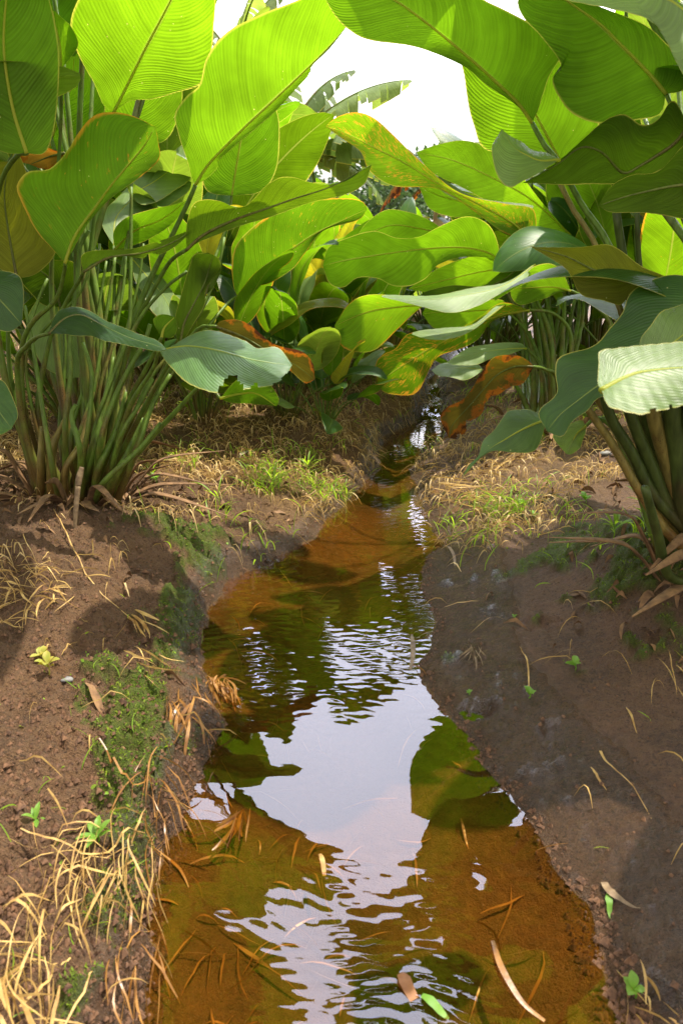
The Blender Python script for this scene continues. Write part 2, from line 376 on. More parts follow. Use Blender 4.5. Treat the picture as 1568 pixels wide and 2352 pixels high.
Y = np.repeat(rows[:, None], len(s), 1); W = .58 * np.maximum(rows, .4) + .35
X = s[None, :] * W[:, None]
Z = H(X, Y); _, DL, DR = hbase(X, Y)
gm = mesh_np('ground', np.stack([X, Y, Z], -1).reshape(-1, 3), grid_faces(len(rows), len(s)), NT('tmp').m)
land = np.maximum(DL, DR)
wet = 1 - sst(.0, .07, land - .03 + .03 * fbm(X * 12, Y * 12, 9, 3) - np.where(DR > 0, .19, 0) * (Y < 2.3))
mo = masks(X, Y, DL, DR) * (land > .01)
col = np.stack([wet, mo, (DR > 0) * sst(.0, .1, DR) * 1.0, (land < 0) * 1.0], -1).reshape(-1, 4)
ca = gm.color_attributes.new('mask', 'FLOAT_COLOR', 'POINT'); ca.data.foreach_set('color', col.astype(np.float32).ravel())
lit = sst(2.2, 2.9, Y) * sst(.02, .12, land) * sst(-.25, .3, fbm(X * 4, Y * 4, 51, 4)) * (1 - .45 * (DR > 0))
la = gm.attributes.new('litter', 'FLOAT', 'POINT'); la.data.foreach_set('value', lit.astype(np.float32).ravel())
t = NT('mud'); gm.materials[0] = t.m
at = t.n('ShaderNodeAttribute', attribute_name='mask'); sp = t.n('ShaderNodeSeparateColor'); t.put(sp.inputs[0], at.outputs['Color'])
wetS, mossS, rightS, bedS = sp.outputs[0], sp.outputs[1], sp.outputs[2], at.outputs['Alpha']
geo = t.n('ShaderNodeNewGeometry'); pos = geo.outputs['Position']
n1 = t.noise(pos, 7, 5, .6); n2 = t.noise(pos, 60, 5, .7); n3 = t.noise(pos, 320, 3, .7); n4 = t.noise(pos, 2.2, 3)
c = t.mix(t.rng(n1, .3, .7), rgb(.215, .112, .053), rgb(.095, .049, .025))
c = t.mix(t.math('MULTIPLY', rightS, .75), c, t.mix(t.rng(n1, .35, .65), rgb(.15, .076, .045), rgb(.075, .040, .026)))
c = t.mix(t.rng(n2, .4, .72, 0, .5), c, rgb(.26, .15, .07), 'MIX')
c = t.mix(t.math('MULTIPLY', t.rng(n3, .56, .72), .55), c, rgb(.26, .17, .10))
c = t.mix(t.rng(n3, .45, .32, 0, .8), c, rgb(.028, .016, .01)); n5 = t.noise(pos, 130, 3, .65); c = t.mix(t.rng(n5, .46, .34, 0, .75), c, rgb(.035, .02, .012))
c = t.mix(t.math('MULTIPLY', mossS, t.rng(n2, .3, .6, .4, .95)), c, t.mix(t.rng(n3, .3, .7), rgb(.035, .07, .004), rgb(.12, .19, .01)))
lt = t.n('ShaderNodeAttribute', attribute_name='litter'); mp = t.n('ShaderNodeMapping'); t.put(mp.inputs[0], pos); mp.inputs['Scale'].default_value = (1, .35, 1); mp.inputs['Rotation'].default_value = (0, 0, .7)
ls = t.noise(mp.outputs[0], 130, 4, .75, 1.5)
c = t.mix(t.math('MULTIPLY', lt.outputs['Fac'], t.rng(ls, .42, .56, .1, .95)), c, t.mix(t.rng(ls, .5, .7), rgb(.24, .135, .045), rgb(.50, .33, .12)))
wc = t.mix(.5, c, rgb(.03, .02, .016)); c = t.mix(wetS, c, wc)
bed = t.mix(t.rng(n4, .38, .62), rgb(.27, .135, .040), rgb(.125, .075, .024))
bed = t.mix(t.rng(n2, .4, .7, 0, .5), bed, rgb(.07, .038, .012)); bed = t.mix(t.rng(n3, .62, .72, 0, .7), bed, rgb(.30, .17, .06)); bed = t.mix(t.rng(n3, .38, .3, 0, .8), bed, rgb(.05, .03, .012))
c = t.mix(bedS, c, bed)
pr = t.n('ShaderNodeBsdfPrincipled'); t.put(pr.inputs['Base Color'], c)
ro = t.math('ADD', t.rng(wetS, 0, 1, .88, .16), t.math('MULTIPLY', n2, .12)); t.put(pr.inputs['Roughness'], t.math('SUBTRACT', ro, t.math('MULTIPLY', rightS, .34)))
t.put(pr.inputs['Normal'], t.bump(t.math('ADD', n2, t.math('MULTIPLY', n3, .6)), 1.0, .022))
t.put(pr.inputs['Specular IOR Level'], t.rng(wetS, 0, 1, .4, .95))
t.surf(pr.outputs[0])
obj('ground', gm, kind='structure')
# water
ys = []; yy = -1.0
while yy < 13: ys.append(yy); yy += .02 if yy < .45 else max(.0045, .0033 * yy)
ys = np.array(ys); nx = 200
xl, xr = edges(ys); f = np.linspace(0, 1, nx)
X = (xl - .09)[:, None] + f[None] * (xr - xl + .18)[:, None]; Y = np.repeat(ys[:, None], nx, 1)
Z = np.repeat(wz(ys)[:, None], nx, 1)
wp = .05 * fbm(X * 5, Y * 5, 61, 3)
def region(y0, y1, s_=.12): return sst(y0 - s_, y0 + s_, Y) * (1 - sst(y1 - s_, y1 + s_, Y))
rip = region(1.32, 2.25) * .6 + region(2.2, 5, .2) * .6 + region(.62, .93, .06) * (.9 * sst(-.17, .0, X) * (1 - sst(.12, .25, X))) + .05
rip = rip * (.3 + .9 * sst(-.25, .35, fbm(X * 4, Y * 3, 91, 2)))
ph = 2 * math.pi / .026 * (Y + .25 * X * X + wp * .9); ph2 = 2 * math.pi / .017 * (Y * .93 + X * .35 + wp * .8); ph3 = 2 * math.pi / .045 * (Y - .45 * X + wp)
wv = .45 * np.sin(ph) + .28 * np.sin(ph2) + .4 * np.sin(ph3) + .6 * fbm(X * 22, Y * 45, 71, 2)
Z = Z + .00065 * rip * wv + .0010 * fbm(X * 3.2, Y * 4.5, 81, 2)
casc = sst(4.45, 4.6, Y) * (1 - sst(5.3, 5.5, Y)); Z = Z + casc * .012 * fbm(X * 18, Y * 18, 14, 3)
t = NT('stream_water')
fr = t.n('ShaderNodeFresnel'); fr.inputs['IOR'].default_value = 1.6
tb = t.n('ShaderNodeBsdfTransparent'); tb.inputs[0].default_value = (.86, .70, .42, 1)
gl = t.n('ShaderNodeBsdfGlossy'); gl.inputs['Roughness'].default_value = .012; gl.inputs[0].default_value = (1, 1, 1, 1)
mx = t.n('ShaderNodeMixShader'); t.put(mx.inputs[0], fr.outputs[0]); t.t.links.new(tb.outputs[0], mx.inputs[1]); t.t.links.new(gl.outputs[0], mx.inputs[2])
wm = t.surf(mx.outputs[0])
obj('water', mesh_np('water', np.stack([X, Y, Z], -1).reshape(-1, 3), grid_faces(len(ys), nx), wm), kind='structure')
# ---------------------------------------------------------------- plants close to the camera
def gz(px_, py_, z=.1, it=8):
    for _ in range(it):
        p = onz(px_, py_, z); z = H1(p[0], p[1])
    return np.array([p[0], p[1], z])
def root_at(x, y): return tuple(float(q) for q in gz(x, y))
L1 = empty('calathea_clump', root_at(185, 1140), 'big clump of broad leaves on the left bank beside the thin wooden stake', 'plant', 'broad leaf clumps along the stream')
KD[L1.name] = 1.12
def b(root, dx=0, dy=0):
    return np.array([root.location.x + dx, root.location.y + dy, H1(root.location.x + dx, root.location.y + dy) - .02])
# C: upright backlit leaf, top left
leaf(L1, [(238,242),(215,190),(183,130),(164,60),(180,0),(230,-90),(300,-170)], [(262,258),(292,195),(332,110),(390,0),(430,-90),(450,-190)], [(300,232),(350,228),(405,212),(466,190),(482,140),(490,60),(495,0),(490,-90)], 2.0, 'green', gy=.55, gx=-.1, stem=[(245,330),(215,520),(190,800)], base=b(L1,.02,.03))
# A: leaf at the left edge
leaf(L1, [(10,350),(-60,310),(-130,200),(-140,50),(-60,-80)], [(62,352),(30,250),(10,120),(15,0),(30,-120)], [(102,352),(122,308),(133,235),(136,130),(127,55),(113,-5),(90,-70)], 1.55, 'green', gy=.45, gx=.25, bow=.05, stem=[(38,360),(0,430),(-20,600),(20,900)], base=b(L1,-.10,-.02))
leaf(L1, [(118,130),(110,90),(115,50)], [(140,158),(138,110),(128,60),(122,20)], [(165,132),(178,100),(165,62),(140,38)], 1.9, 'green', gy=.4, stem=[(140,300),(120,700)], base=b(L1,-.05,.1))
# D
leaf(L1, [(90,310),(92,250),(110,180),(125,130)], [(112,345),(138,250),(160,200),(172,130)], [(190,345),(232,280),(240,230),(205,170),(185,120)], 2.35, 'green', gy=.4, stem=[(112,500),(110,800)], base=b(L1,-.02,.18))
leaf(L1, [(235,320),(215,270),(225,225)], [(300,340),(305,280),(330,225),(345,170)], [(375,325),(408,275),(420,218),(410,170)], 2.45, 'green', gy=.4, stem=[(300,500),(260,800)], base=b(L1,.1,.2))
# E
leaf(L1, [(124,574),(82,527),(50,468),(37,428),(62,395),(110,388),(150,352),(190,298),(222,266),(262,258),(305,266)], [(150,605),(172,535),(235,445),(283,385),(330,330),(357,291)], [(190,540),(210,505),(255,455),(318,408),(367,368),(366,330)], 1.78, 'spotlow', gy=.35, gx=-.15, bow=.09, wave=.014, stem=[(148,625),(128,690),(72,745),(50,817),(60,1000)], base=b(L1,-.12,-.03))
# F, olive, low left
leaf(L1, [(-20,600),(-80,520),(-60,430),(-20,380)], [(40,640),(20,540),(10,450),(20,370)], [(85,628),(126,585),(118,545),(76,470),(62,400),(40,350)], 1.95, 'olive', gy=.3, gx=.2, stem=[(20,720),(30,900)], base=b(L1,-.16,.02))
leaf(L1, [(70,330),(45,345),(50,370)], [(150,352),(110,360),(70,378)], [(130,385),(100,388)], 2.2, 'orange', gy=.2, wave=.005, stem=[(170,400),(160,800)], base=b(L1,.0,.1), label='orange dying leaf tip')
# olive lower leaf behind the stalks
leaf(L1, [(170,690),(182,640),(165,600)], [(140,705),(120,650),(90,620),(50,600)], [(100,700),(62,665),(45,630)], 2.2, 'deep', gy=.2, stem=[(150,800),(140,1000)], base=b(L1,-.06,.08))
# H: the tall central leaf
leaf(L1, [(440,405),(432,372),(410,305),(402,262),(428,222),(458,195),(475,132),(520,75),(600,33),(690,-3),(745,-35)], [(449,425),(470,390),(495,360),(560,295),(625,235),(712,152),(770,92),(812,40)], [(475,410),(500,385),(503,368),(560,318),(630,258),(678,206),(707,175),(716,152),(760,108)], 2.0, 'green', gy=.55, gx=-.1, bow=.07, wave=.01, stem=[(430,470),(390,552),(350,632),(300,752),(265,860),(235,990)], srad=(.011,.008), base=b(L1,.04,0))
# J behind H
leaf(L1, [(478,440),(465,400),(490,360),(520,300),(550,240)], [(532,450),(545,370),(556,310),(580,235)], [(600,440),(634,392),(642,310),(636,255),(610,215)], 2.75, 'green', gy=.5, gx=.1, stem=[(520,520),(450,700),(330,950)], base=b(L1,.1,.12))
# K olive leaf with petiole from the clump
leaf(L1, [(428,520),(446,468),(500,455),(560,470),(615,425),(660,411),(730,424),(790,418),(835,388)], [(428,574),(470,540),(560,500),(660,465),(760,430),(853,378)], [(470,548),(520,525),(600,508),(700,472),(780,450),(835,422)], 1.85, 'deep', gy=.9, gx=-.15, bow=.10, wave=.02, stem=[(400,592),(380,617),(340,690),(310,752),(270,900)], base=b(L1,.05,.03))
# L
leaf(L1, [(536,655),(533,603),(548,555),(610,500),(700,462),(790,455),(832,463)], [(545,680),(600,635),(650,590),(720,540),(780,510),(843,480)], [(590,658),(625,648),(672,618),(700,582),(742,530),(822,505)], 2.8, 'spotlow', gy=.5, gx=-.1, bow=.08, wave=.012, stem=[(520,700),(470,760),(400,850),(330,950)], base=b(L1,.09,.04))
# rolled young leaf
leaf(L1, [(405,770),(402,735),(410,700),(436,610),(450,583)], [(413,795),(425,740),(450,690),(475,640),(490,585)], [(440,752),(470,700),(474,662),(506,612)], 1.9, 'deep', gy=.1, gx=.3, bow=.45, wave=.004, stem=[(380,850),(320,960)], base=b(L1,.06,.02))
leaf(L1, [(460,640),(445,610),(452,585)], [(470,680),(480,640),(485,600),(478,580)], [(490,660),(507,625),(503,595)], 1.93, 'deep', gy=-.1, bow=.2, wave=.004)
# P, blue green strap seen from above
leaf(L1, [(130,715),(150,703),(178,702),(215,717),(250,740),(310,765),(360,780)], [(112,766),(150,735),(190,728),(240,752),(300,778),(350,792),(384,803)], [(165,768),(205,767),(240,787),(280,792),(320,799),(362,806)], 1.7, 'deep', under=False, gy=-.8, bow=.05, wave=.012, stem=[(84,775),(62,795),(40,840),(60,1000)], base=b(L1,-.1,-.04))
# Q broad dull leaf, chewed edge
leaf(L1, [(392,797),(425,775),(455,760),(485,756),(525,765),(562,783),(592,804),(640,800)], [(366,804),(410,800),(450,803),(550,825),(620,838),(671,838)], [(378,825),(392,842),(435,885),(480,905),(522,903),(565,890),(600,886),(648,878)], 1.8, 'mid', under=False, gy=-1.1, bow=.05, wave=.012, cuts=[(.52,.66,1,.42),(.68,.74,1,.14),(.78,.97,1,.14)], stem=[(350,850),(300,932),(262,1050)], base=b(L1,.07,-.03))
# R brown leaf behind Q
leaf(L1, [(505,738),(540,734),(572,746),(625,788),(690,805),(718,835)], [(497,750),(560,775),(620,810),(680,840),(722,872)], [(520,775),(600,812),(665,852),(700,880)], 2.0, 'dead', under=True, gy=.4, wave=.02, stem=[(450,760),(380,870),(300,1000)], base=b(L1,.1,.02), label='brown dying leaf with orange tip')
leaf(L1, [(545,872),(585,866),(620,885),(640,915)], [(505,915),(550,905),(590,905),(636,934)], [(530,925),(580,928),(610,930)], 1.95, 'green', gy=.3, wave=.01, stem=[(470,880),(400,950),(300,1060)], base=b(L1,.08,.05))
leaf(L1, [(352,740),(362,725),(380,722)], [(372,775),(378,752),(402,728)], [(395,775),(408,755)], 1.85, 'green', gy=.2, wave=.005, stem=[(350,820),(280,960)], base=b(L1,.04,.05))
# X, ragged strip
leaf(L1, [(188,590),(215,576),(300,571),(350,558),(420,535)], [(192,625),(250,592),(330,580),(400,555),(456,517)], [(215,604),(275,590),(340,592),(400,568)], 1.85, 'deep', gy=.3, wave=.008, cuts=[(.3,.4,1,.5),(.5,.62,1,.6),(.66,.7,-1,.4)], stem=[(185,640),(150,700),(110,800),(90,980)], base=b(L1,-.05,0))
# T, U at the left edge
leaf(L1, [(0,620),(35,625),(54,650),(56,695)], [(-60,640),(-20,670),(20,710),(50,745)], [(-60,700),(-20,750),(20,762)], 1.55, 'deep', under=False, gy=-.3, wave=.01, stem=[(-90,760),(-60,950)], base=b(L1,-.28,-.1))
leaf(L1, [(0,872),(25,900),(40,950)], [(-60,880),(-20,920),(28,985)], [(-60,960),(-10,998)], 1.6, 'deep', under=False, gy=-.3, wave=.01)
# V, pale hanging leaf behind the stalks
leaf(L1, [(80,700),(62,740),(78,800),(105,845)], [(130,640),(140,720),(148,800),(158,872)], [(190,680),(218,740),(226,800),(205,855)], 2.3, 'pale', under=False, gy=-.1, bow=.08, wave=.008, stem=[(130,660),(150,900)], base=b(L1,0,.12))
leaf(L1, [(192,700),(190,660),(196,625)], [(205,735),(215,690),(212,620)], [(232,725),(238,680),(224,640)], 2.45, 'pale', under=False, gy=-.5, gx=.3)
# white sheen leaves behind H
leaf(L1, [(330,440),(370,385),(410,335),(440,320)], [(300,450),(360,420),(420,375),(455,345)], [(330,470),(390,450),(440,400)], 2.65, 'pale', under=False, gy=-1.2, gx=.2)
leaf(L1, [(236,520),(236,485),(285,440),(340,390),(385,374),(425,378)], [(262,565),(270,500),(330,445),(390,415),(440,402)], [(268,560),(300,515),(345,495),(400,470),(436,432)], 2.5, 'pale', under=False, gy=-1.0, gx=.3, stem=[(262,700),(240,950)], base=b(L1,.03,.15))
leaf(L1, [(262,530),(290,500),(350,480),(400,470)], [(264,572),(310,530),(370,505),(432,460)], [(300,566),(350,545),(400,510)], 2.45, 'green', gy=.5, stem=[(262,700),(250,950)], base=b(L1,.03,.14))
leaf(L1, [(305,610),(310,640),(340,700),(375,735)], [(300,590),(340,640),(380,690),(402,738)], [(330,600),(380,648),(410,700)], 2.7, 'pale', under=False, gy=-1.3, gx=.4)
# bare stalks and cut stubs
for pts, d0, d1, dx, dy, r0 in [
    ([(57,702),(75,787),(95,917),(120,1067)], 2.0, 2.05, -.05, -.06, .0095), ([(205,530),(185,567),(175,667),(162,767),(162,867),(150,992)], 2.0, 2.05, -.03, -.05, .010),
    ([(302,430),(301,560),(300,667),(295,757),(250,917),(210,1030)], 2.05, 2.08, .0, -.05, .0085), ([(190,787),(205,830),(212,880),(200,1002)], 2.0, 2.04, .0, -.07, .010),
    ([(430,624),(385,657),(325,727),(270,840),(215,1000)], 2.0, 2.1, .03, .02, .008), ([(370,972),(320,1032),(240,1107)], 1.98, 2.02, .06, -.07, .012),
    ([(392,860),(350,932),(315,1032)], 2.05, 2.05, .13, -.04, .011), ([(205,617),(180,680),(100,760),(60,850)], 2.0, 2.1, -.09, -.02, .007),
    ([(515,545),(505,600),(470,700),(410,790),(330,900)], 2.15, 2.15, .07, .05, .0075), ([(265,590),(250,690),(235,780),(215,900),(175,1040)], 2.15, 2.15, .0, .05, .0085),
    ([(245,600),(225,720),(205,850),(165,1000)], 2.2, 2.2, -.03, .05, .0075), ([(290,580),(285,650),(262,780),(225,920)], 2.25, 2.2, .02, .08, .008),
    ([(330,560),(320,640),(290,760),(240,930)], 2.2, 2.2, .04, .06, .007), ([(230,560),(222,650),(205,760)], 2.3, 2.25, -.01, .1, .008), ([(175,930),(165,960),(185,1040)], 1.98, 2.0, .02, -.06, .013),
    ([(345,745),(330,790),(270,900),(230,1020)], 2.0, 2.05, .05, .0, .011), ([(110,640),(85,700),(60,790),(50,900)], 2.1, 2.1, -.12, .03, .0085), ([(352,870),(320,930),(275,1010)],2.0,2.03,.09,-.02,.010)]:
    e = b(L1, dx, dy); n = len(pts); d0 *= 1.12; d1 *= 1.12
    path = [P(q[0], q[1], d0 + (d1 - d0) * i / n) for i, q in enumerate(pts)] + [e]
    tube('petiole', path[::-1], (r0 * 1.5, r0 * 1.05, r0 * .82, r0 * .72, r0 * .6), STEM, L1)
for k, (pts, r0) in enumerate([([(262,820),(238,940),(218,1030)], .026), ([(150,960),(120,1040)], .03), ([(290,900),(262,1000),(225,1080)], .024), ([(215,900),(190,1010),(150,1080)], .022), ([(330,960),(290,1050),(262,1100)], .018), ([(95,980),(95,1060)], .026)]):
    e = b(L1, [-.0, -.09, .06, -.04, .1, -.13][k], -.03)
    path = [P(q[0], q[1], 2.08 * 1.12) for q in pts] + [e]
    tube('stalk_sheath', path[::-1], (r0, r0 * .95, r0 * .75, r0 * .3), STEMB if k % 2 else STEM, L1, k=10, flat=.6)
HUSK = flat_mat('dry_husk', rgb(.24, .13, .055), rgb(.10, .05, .022), 40, .85)
def husks(rt_, n, rad, seed):            # withered sheaths round the foot of a clump
    r = random.Random(seed)
    for i in range(n):
        a = 6.283 * i / n + r.uniform(-.4, .4); x0, y0 = rad * math.cos(a), rad * math.sin(a) * .8; e = b(rt_, x0, y0); q = r.uniform(.5, 1.2)
        top = e + np.array([x0 * q * 1.1, y0 * q, r.uniform(.05, .2)]); tip = top + np.array([x0 * q * 1.4, y0 * q, r.uniform(-.07, .03)])
        tube('dry_sheath', [e, (e + top) / 2 + np.array([0, 0, .02]), top, tip], (.016, .018, .012, .002), HUSK, rt_, k=8, flat=.22)
husks(L1, 26, .15, 5)
# ------------------------------------------------ right side, middle distance clump
R2 = empty('calathea_clump', root_at(1255, 1000), 'clump of broad leaves on the right bank that holds the hanging brown and orange leaf', 'plant', 'broad leaf clumps along the stream')
KD[R2.name] = 1.42
leaf(R2, [(1231,530),(1230,492),(1215,476),(1150,466),(1050,440),(960,366),(905,312),(860,272),(818,258),(775,268)], [(1226,562),(1180,515),(1100,470),(1010,425),(930,375),(860,340),(790,305),(747,290)], [(1150,530),(1084,482),(1005,434),(905,428),(848,392),(828,348),(785,318)], 2.45, 'spot', gy=.5, gx=.1, bow=.07, wave=.012, stem=[(1290,620),(1290,800)], base=b(R2,.04,0))
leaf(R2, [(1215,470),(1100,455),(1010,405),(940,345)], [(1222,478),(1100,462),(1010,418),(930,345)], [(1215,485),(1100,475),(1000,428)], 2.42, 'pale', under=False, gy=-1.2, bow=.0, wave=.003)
leaf(R2, [(1240,460),(1180,385),(1110,336),(1060,322),(1000,333)], [(1310,540),(1220,460),(1130,410),(1040,370),(955,350)], [(1290,560),(1180,500),(1060,430),(990,395)], 2.7, 'green', gy=.6, bow=.08, stem=[(1330,700),(1300,880)], base=b(R2,.1,.1))
leaf(R2, [(1120,455),(1040,440),(985,425)], [(1150,500),(1080,470),(1010,450),(962,428)], [(1080,500),(1030,497),(985,478)], 2.8, 'green', gy=.5, stem=[(1230,600),(1270,800)], base=b(R2,0,.12))
leaf(R2, [(990,508),(935,487),(885,482),(838,515)], [(1040,545),(960,525),(890,520),(813,556)], [(980,560),(900,560),(850,565)], 2.8, 'green', gy=.6, stem=[(1130,620),(1220,800)], base=b(R2,-.05,.1))
# II
leaf(R2, [(1138,545),(1115,510),(1070,496),(1010,518),(960,544),(910,548),(860,533),(800,545),(755,566)], [(1150,598),(1115,580),(1050,572),(934,580),(834,595),(780,604),(741,610)], [(1110,592),(1050,592),(1003,608),(978,637),(940,656),(900,655),(868,640),(822,640),(788,663),(757,652)], 2.35, 'green', gy=.7, bow=.09, wave=.018, stem=[(1200,640),(1260,760),(1270,900)], base=b(R2,.02,-.02))
leaf(R2, [(1140,580),(1080,590),(1020,610),(975,635)], [(1180,615),(1110,625),(1050,638),(935,665)], [(1130,655),(1060,668),(990,672)], 2.5, 'green', gy=.7, stem=[(1230,700),(1265,880)], base=b(R2,.0,.03))
leaf(R2, [(1215,515),(1160,500),(1118,505)], [(1310,590),(1220,560),(1120,520)], [(1240,600),(1160,580)], 2.5, 'deep', gy=.5, stem=[(1340,700),(1300,900)], base=b(R2,.08,.0))
# JJ: underside lobe, then the upper side rolling over, then underside again
leaf(R2, [(950,690),(890,677),(840,678),(798,702)], [(975,700),(930,705),(850,718),(768,748)], [(950,720),(912,757),(866,800),(825,808),(785,796)], 2.2, 'spotlow', gy=.6, bow=.08, wave=.01)
leaf(R2, [(1190,590),(1140,632),(1104,657),(1040,655),(985,667)], [(1255,602),(1200,612),(1150,645),(1080,672),(960,680)], [(1230,612),(1165,645),(1100,662),(1000,680)], 2.3, 'deep', gy=.3, bow=.06, wave=.008)
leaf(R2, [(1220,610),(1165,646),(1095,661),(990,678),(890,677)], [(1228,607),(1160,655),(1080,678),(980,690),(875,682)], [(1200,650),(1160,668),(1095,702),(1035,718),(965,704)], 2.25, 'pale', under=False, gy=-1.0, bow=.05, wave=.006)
leaf(R2, [(1290,625),(1262,605),(1225,612),(1195,645)], [(1310,668),(1270,660),(1220,662),(1170,662)], [(1280,672),(1240,690),(1195,700),(1175,685)], 2.25, 'green', gy=.5, wave=.01, stem=[(1350,690),(1400,760),(1330,900)], base=b(R2,.05,-.04))
# KK
leaf(R2, [(1150,695),(1090,735),(1030,765),(972,765),(940,765),(922,780),(908,800),(882,812),(863,832)], [(1215,712),(1154,724),(1094,744),(1034,778),(984,808),(925,845),(866,880)], [(1195,718),(1130,737),(1098,778),(1060,800),(1007,820),(985,852),(962,893),(938,906),(885,902)], 2.3, 'spot', gy=.8, gx=.1, bow=.08, wave=.014, stem=[(1270,720),(1310,770),(1300,880)], base=b(R2,.03,-.03))
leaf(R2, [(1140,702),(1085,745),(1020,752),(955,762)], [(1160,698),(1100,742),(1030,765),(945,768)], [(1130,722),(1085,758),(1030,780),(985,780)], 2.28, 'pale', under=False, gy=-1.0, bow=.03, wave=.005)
leaf(R2, [(1150,688),(1080,692),(990,700)], [(1160,710),(1080,715),(968,720)], [(1110,735),(1060,752),(1000,755)], 2.6, 'green', gy=.5, stem=[(1220,780),(1250,900)], base=b(R2,.0,.1))
# MM brown hanging leaf
leaf(R2, [(1212,829),(1184,816),(1134,820),(1104,858),(1084,892),(1062,918),(1024,937),(1010,960)], [(1224,842),(1184,842),(1144,860),(1114,890),(1080,930),(1040,975),(1030,1006)], [(1216,857),(1198,882),(1172,888),(1144,907),(1124,914),(1104,952),(1078,967),(1068,992),(1054,1008)], 2.2, 'dead', gy=.3, bow=.06, wave=.014, cuts=[(.72,.8,1,.3),(.86,.93,1,.3),(.5,.56,1,.15)], stem=[(1249,848),(1280,875)], base=b(R2,.04,-.04), label='brown and orange hanging leaf')
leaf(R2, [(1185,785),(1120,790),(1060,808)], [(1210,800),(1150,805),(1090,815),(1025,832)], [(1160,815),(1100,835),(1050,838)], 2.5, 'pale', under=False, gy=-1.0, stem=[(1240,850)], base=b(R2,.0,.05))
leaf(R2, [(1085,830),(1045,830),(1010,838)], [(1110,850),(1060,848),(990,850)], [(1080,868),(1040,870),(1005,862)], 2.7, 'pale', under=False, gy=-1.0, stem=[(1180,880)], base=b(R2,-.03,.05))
for k, (x, y) in enumerate([(1190,640),(1205,660),(1222,690),(1240,700),(1262,670),(1285,700),(1300,720),(1320,680),(1175,790),(1150,880),(1340,740),(1290,800),(1250,760),(1215,760),(1232,820)]):
    e = b(R2, (x - 1250) / 900 + random.uniform(-.04, .04), random.uniform(-.08, .12)); d = 3.9 + random.uniform(-.25, .25)
    mid = P(x * .6 + 1250 * .4 + random.uniform(-12, 12), 850 + random.uniform(-30, 30), d + .05)
    tube('petiole', [e, mid, P(x, y, d)], (.024, .016, .012, .009), STEM, R2)
husks(R2, 12, .14, 6)
# ------------------------------------------------ right side, nearest clump
rp = gz(1650, 1285)
R1 = empty('calathea_clump', (float(rp[0]), float(rp[1]), H1(rp[0], rp[1])), 'nearest clump on the right bank with dark thick stalks at the edge of the photo', 'plant', 'broad leaf clumps along the stream')
leaf(R1, [(1212,268),(1180,238),(1110,190),(1062,150),(960,110),(850,93),(800,68),(765,30)], [(1222,284),(1188,236),(1134,185),(1084,140),(994,65),(904,0),(820,-40),(725,-45)], [(1228,266),(1236,250),(1260,178),(1289,132),(1298,106),(1284,90),(1164,25),(1104,-5),(1000,-75),(880,-110)], 1.95, 'green', gy=.55, gx=.1, bow=.07, wave=.01, stem=[(1250,335),(1284,376),(1335,470),(1400,570),(1480,800)], srad=(.012,.0085), base=b(R1,-.06,.05))
leaf(R1, [(1190,350),(1140,352),(1105,335),(1088,290),(1076,250),(1066,180),(1060,110)], [(1300,400),(1262,320),(1225,250),(1180,170),(1130,60)], [(1340,340),(1376,285),(1340,210),(1290,150),(1230,60)], 2.25, 'green', gy=.45, bow=.07, stem=[(1350,500),(1430,650)], base=b(R1,.0,.12))
# AA
leaf(R1, [(1515,262),(1463,276),(1376,283),(1315,262),(1284,226),(1267,182),(1288,150),(1240,82),(1205,45),(1188,0)], [(1528,216),(1500,180),(1464,140),(1420,95),(1379,55),(1300,0),(1220,-60)], [(1570,205),(1578,160),(1525,95),(1482,58),(1400,24),(1300,-15)], 1.75, 'green', gy=.5, bow=.07, wave=.01, stem=[(1560,300),(1580,500)], base=b(R1,.05,.0))
leaf(R1, [(1500,-60),(1400,-70),(1300,-60)], [(1640,80),(1500,0),(1380,-40),(1230,-30)], [(1640,240),(1568,155),(1500,60),(1400,22),(1300,0)], 1.3, 'pale', under=False, gy=-.3, bow=.05, stem=[(1700,400)], base=b(R1,.1,.05))
# CC: dark underside with the pale rolled end
leaf(R1, [(1545,230),(1510,275),(1474,288),(1434,266),(1384,280),(1334,320),(1286,365),(1240,398)], [(1580,290),(1540,340),(1470,385),(1430,400),(1384,355),(1334,342),(1280,378),(1200,420)], [(1575,330),(1530,380),(1480,405),(1409,425),(1330,424),(1260,422)], 1.7, 'deep', gy=.8, bow=.08, wave=.012, stem=[(1600,500)], base=b(R1,.08,.0))
leaf(R1, [(1250,350),(1200,330),(1170,312)], [(1285,366),(1230,375),(1180,350),(1151,297)], [(1240,395),(1200,415),(1169,428),(1140,398),(1128,342)], 1.72, 'pale', under=False, gy=-.5, bow=.10, wave=.008)
# DD
leaf(R1, [(1590,330),(1510,393),(1450,400),(1404,425)], [(1640,420),(1560,430),(1470,445),(1374,472)], [(1600,500),(1484,490),(1404,487)], 1.5, 'deep', gy=.7, bow=.08, stem=[(1680,560)], base=b(R1,.12,-.03))
# SS
leaf(R1, [(1525,634),(1472,612),(1424,576),(1384,563),(1300,567),(1240,568)], [(1520,650),(1450,650),(1370,625),(1300,590),(1215,565)], [(1450,668),(1425,700),(1384,692),(1334,678),(1312,637),(1290,610)], 1.65, 'olive', gy=.7, bow=.07, wave=.014, stem=[(1570,720)], base=b(R1,.02,-.02))
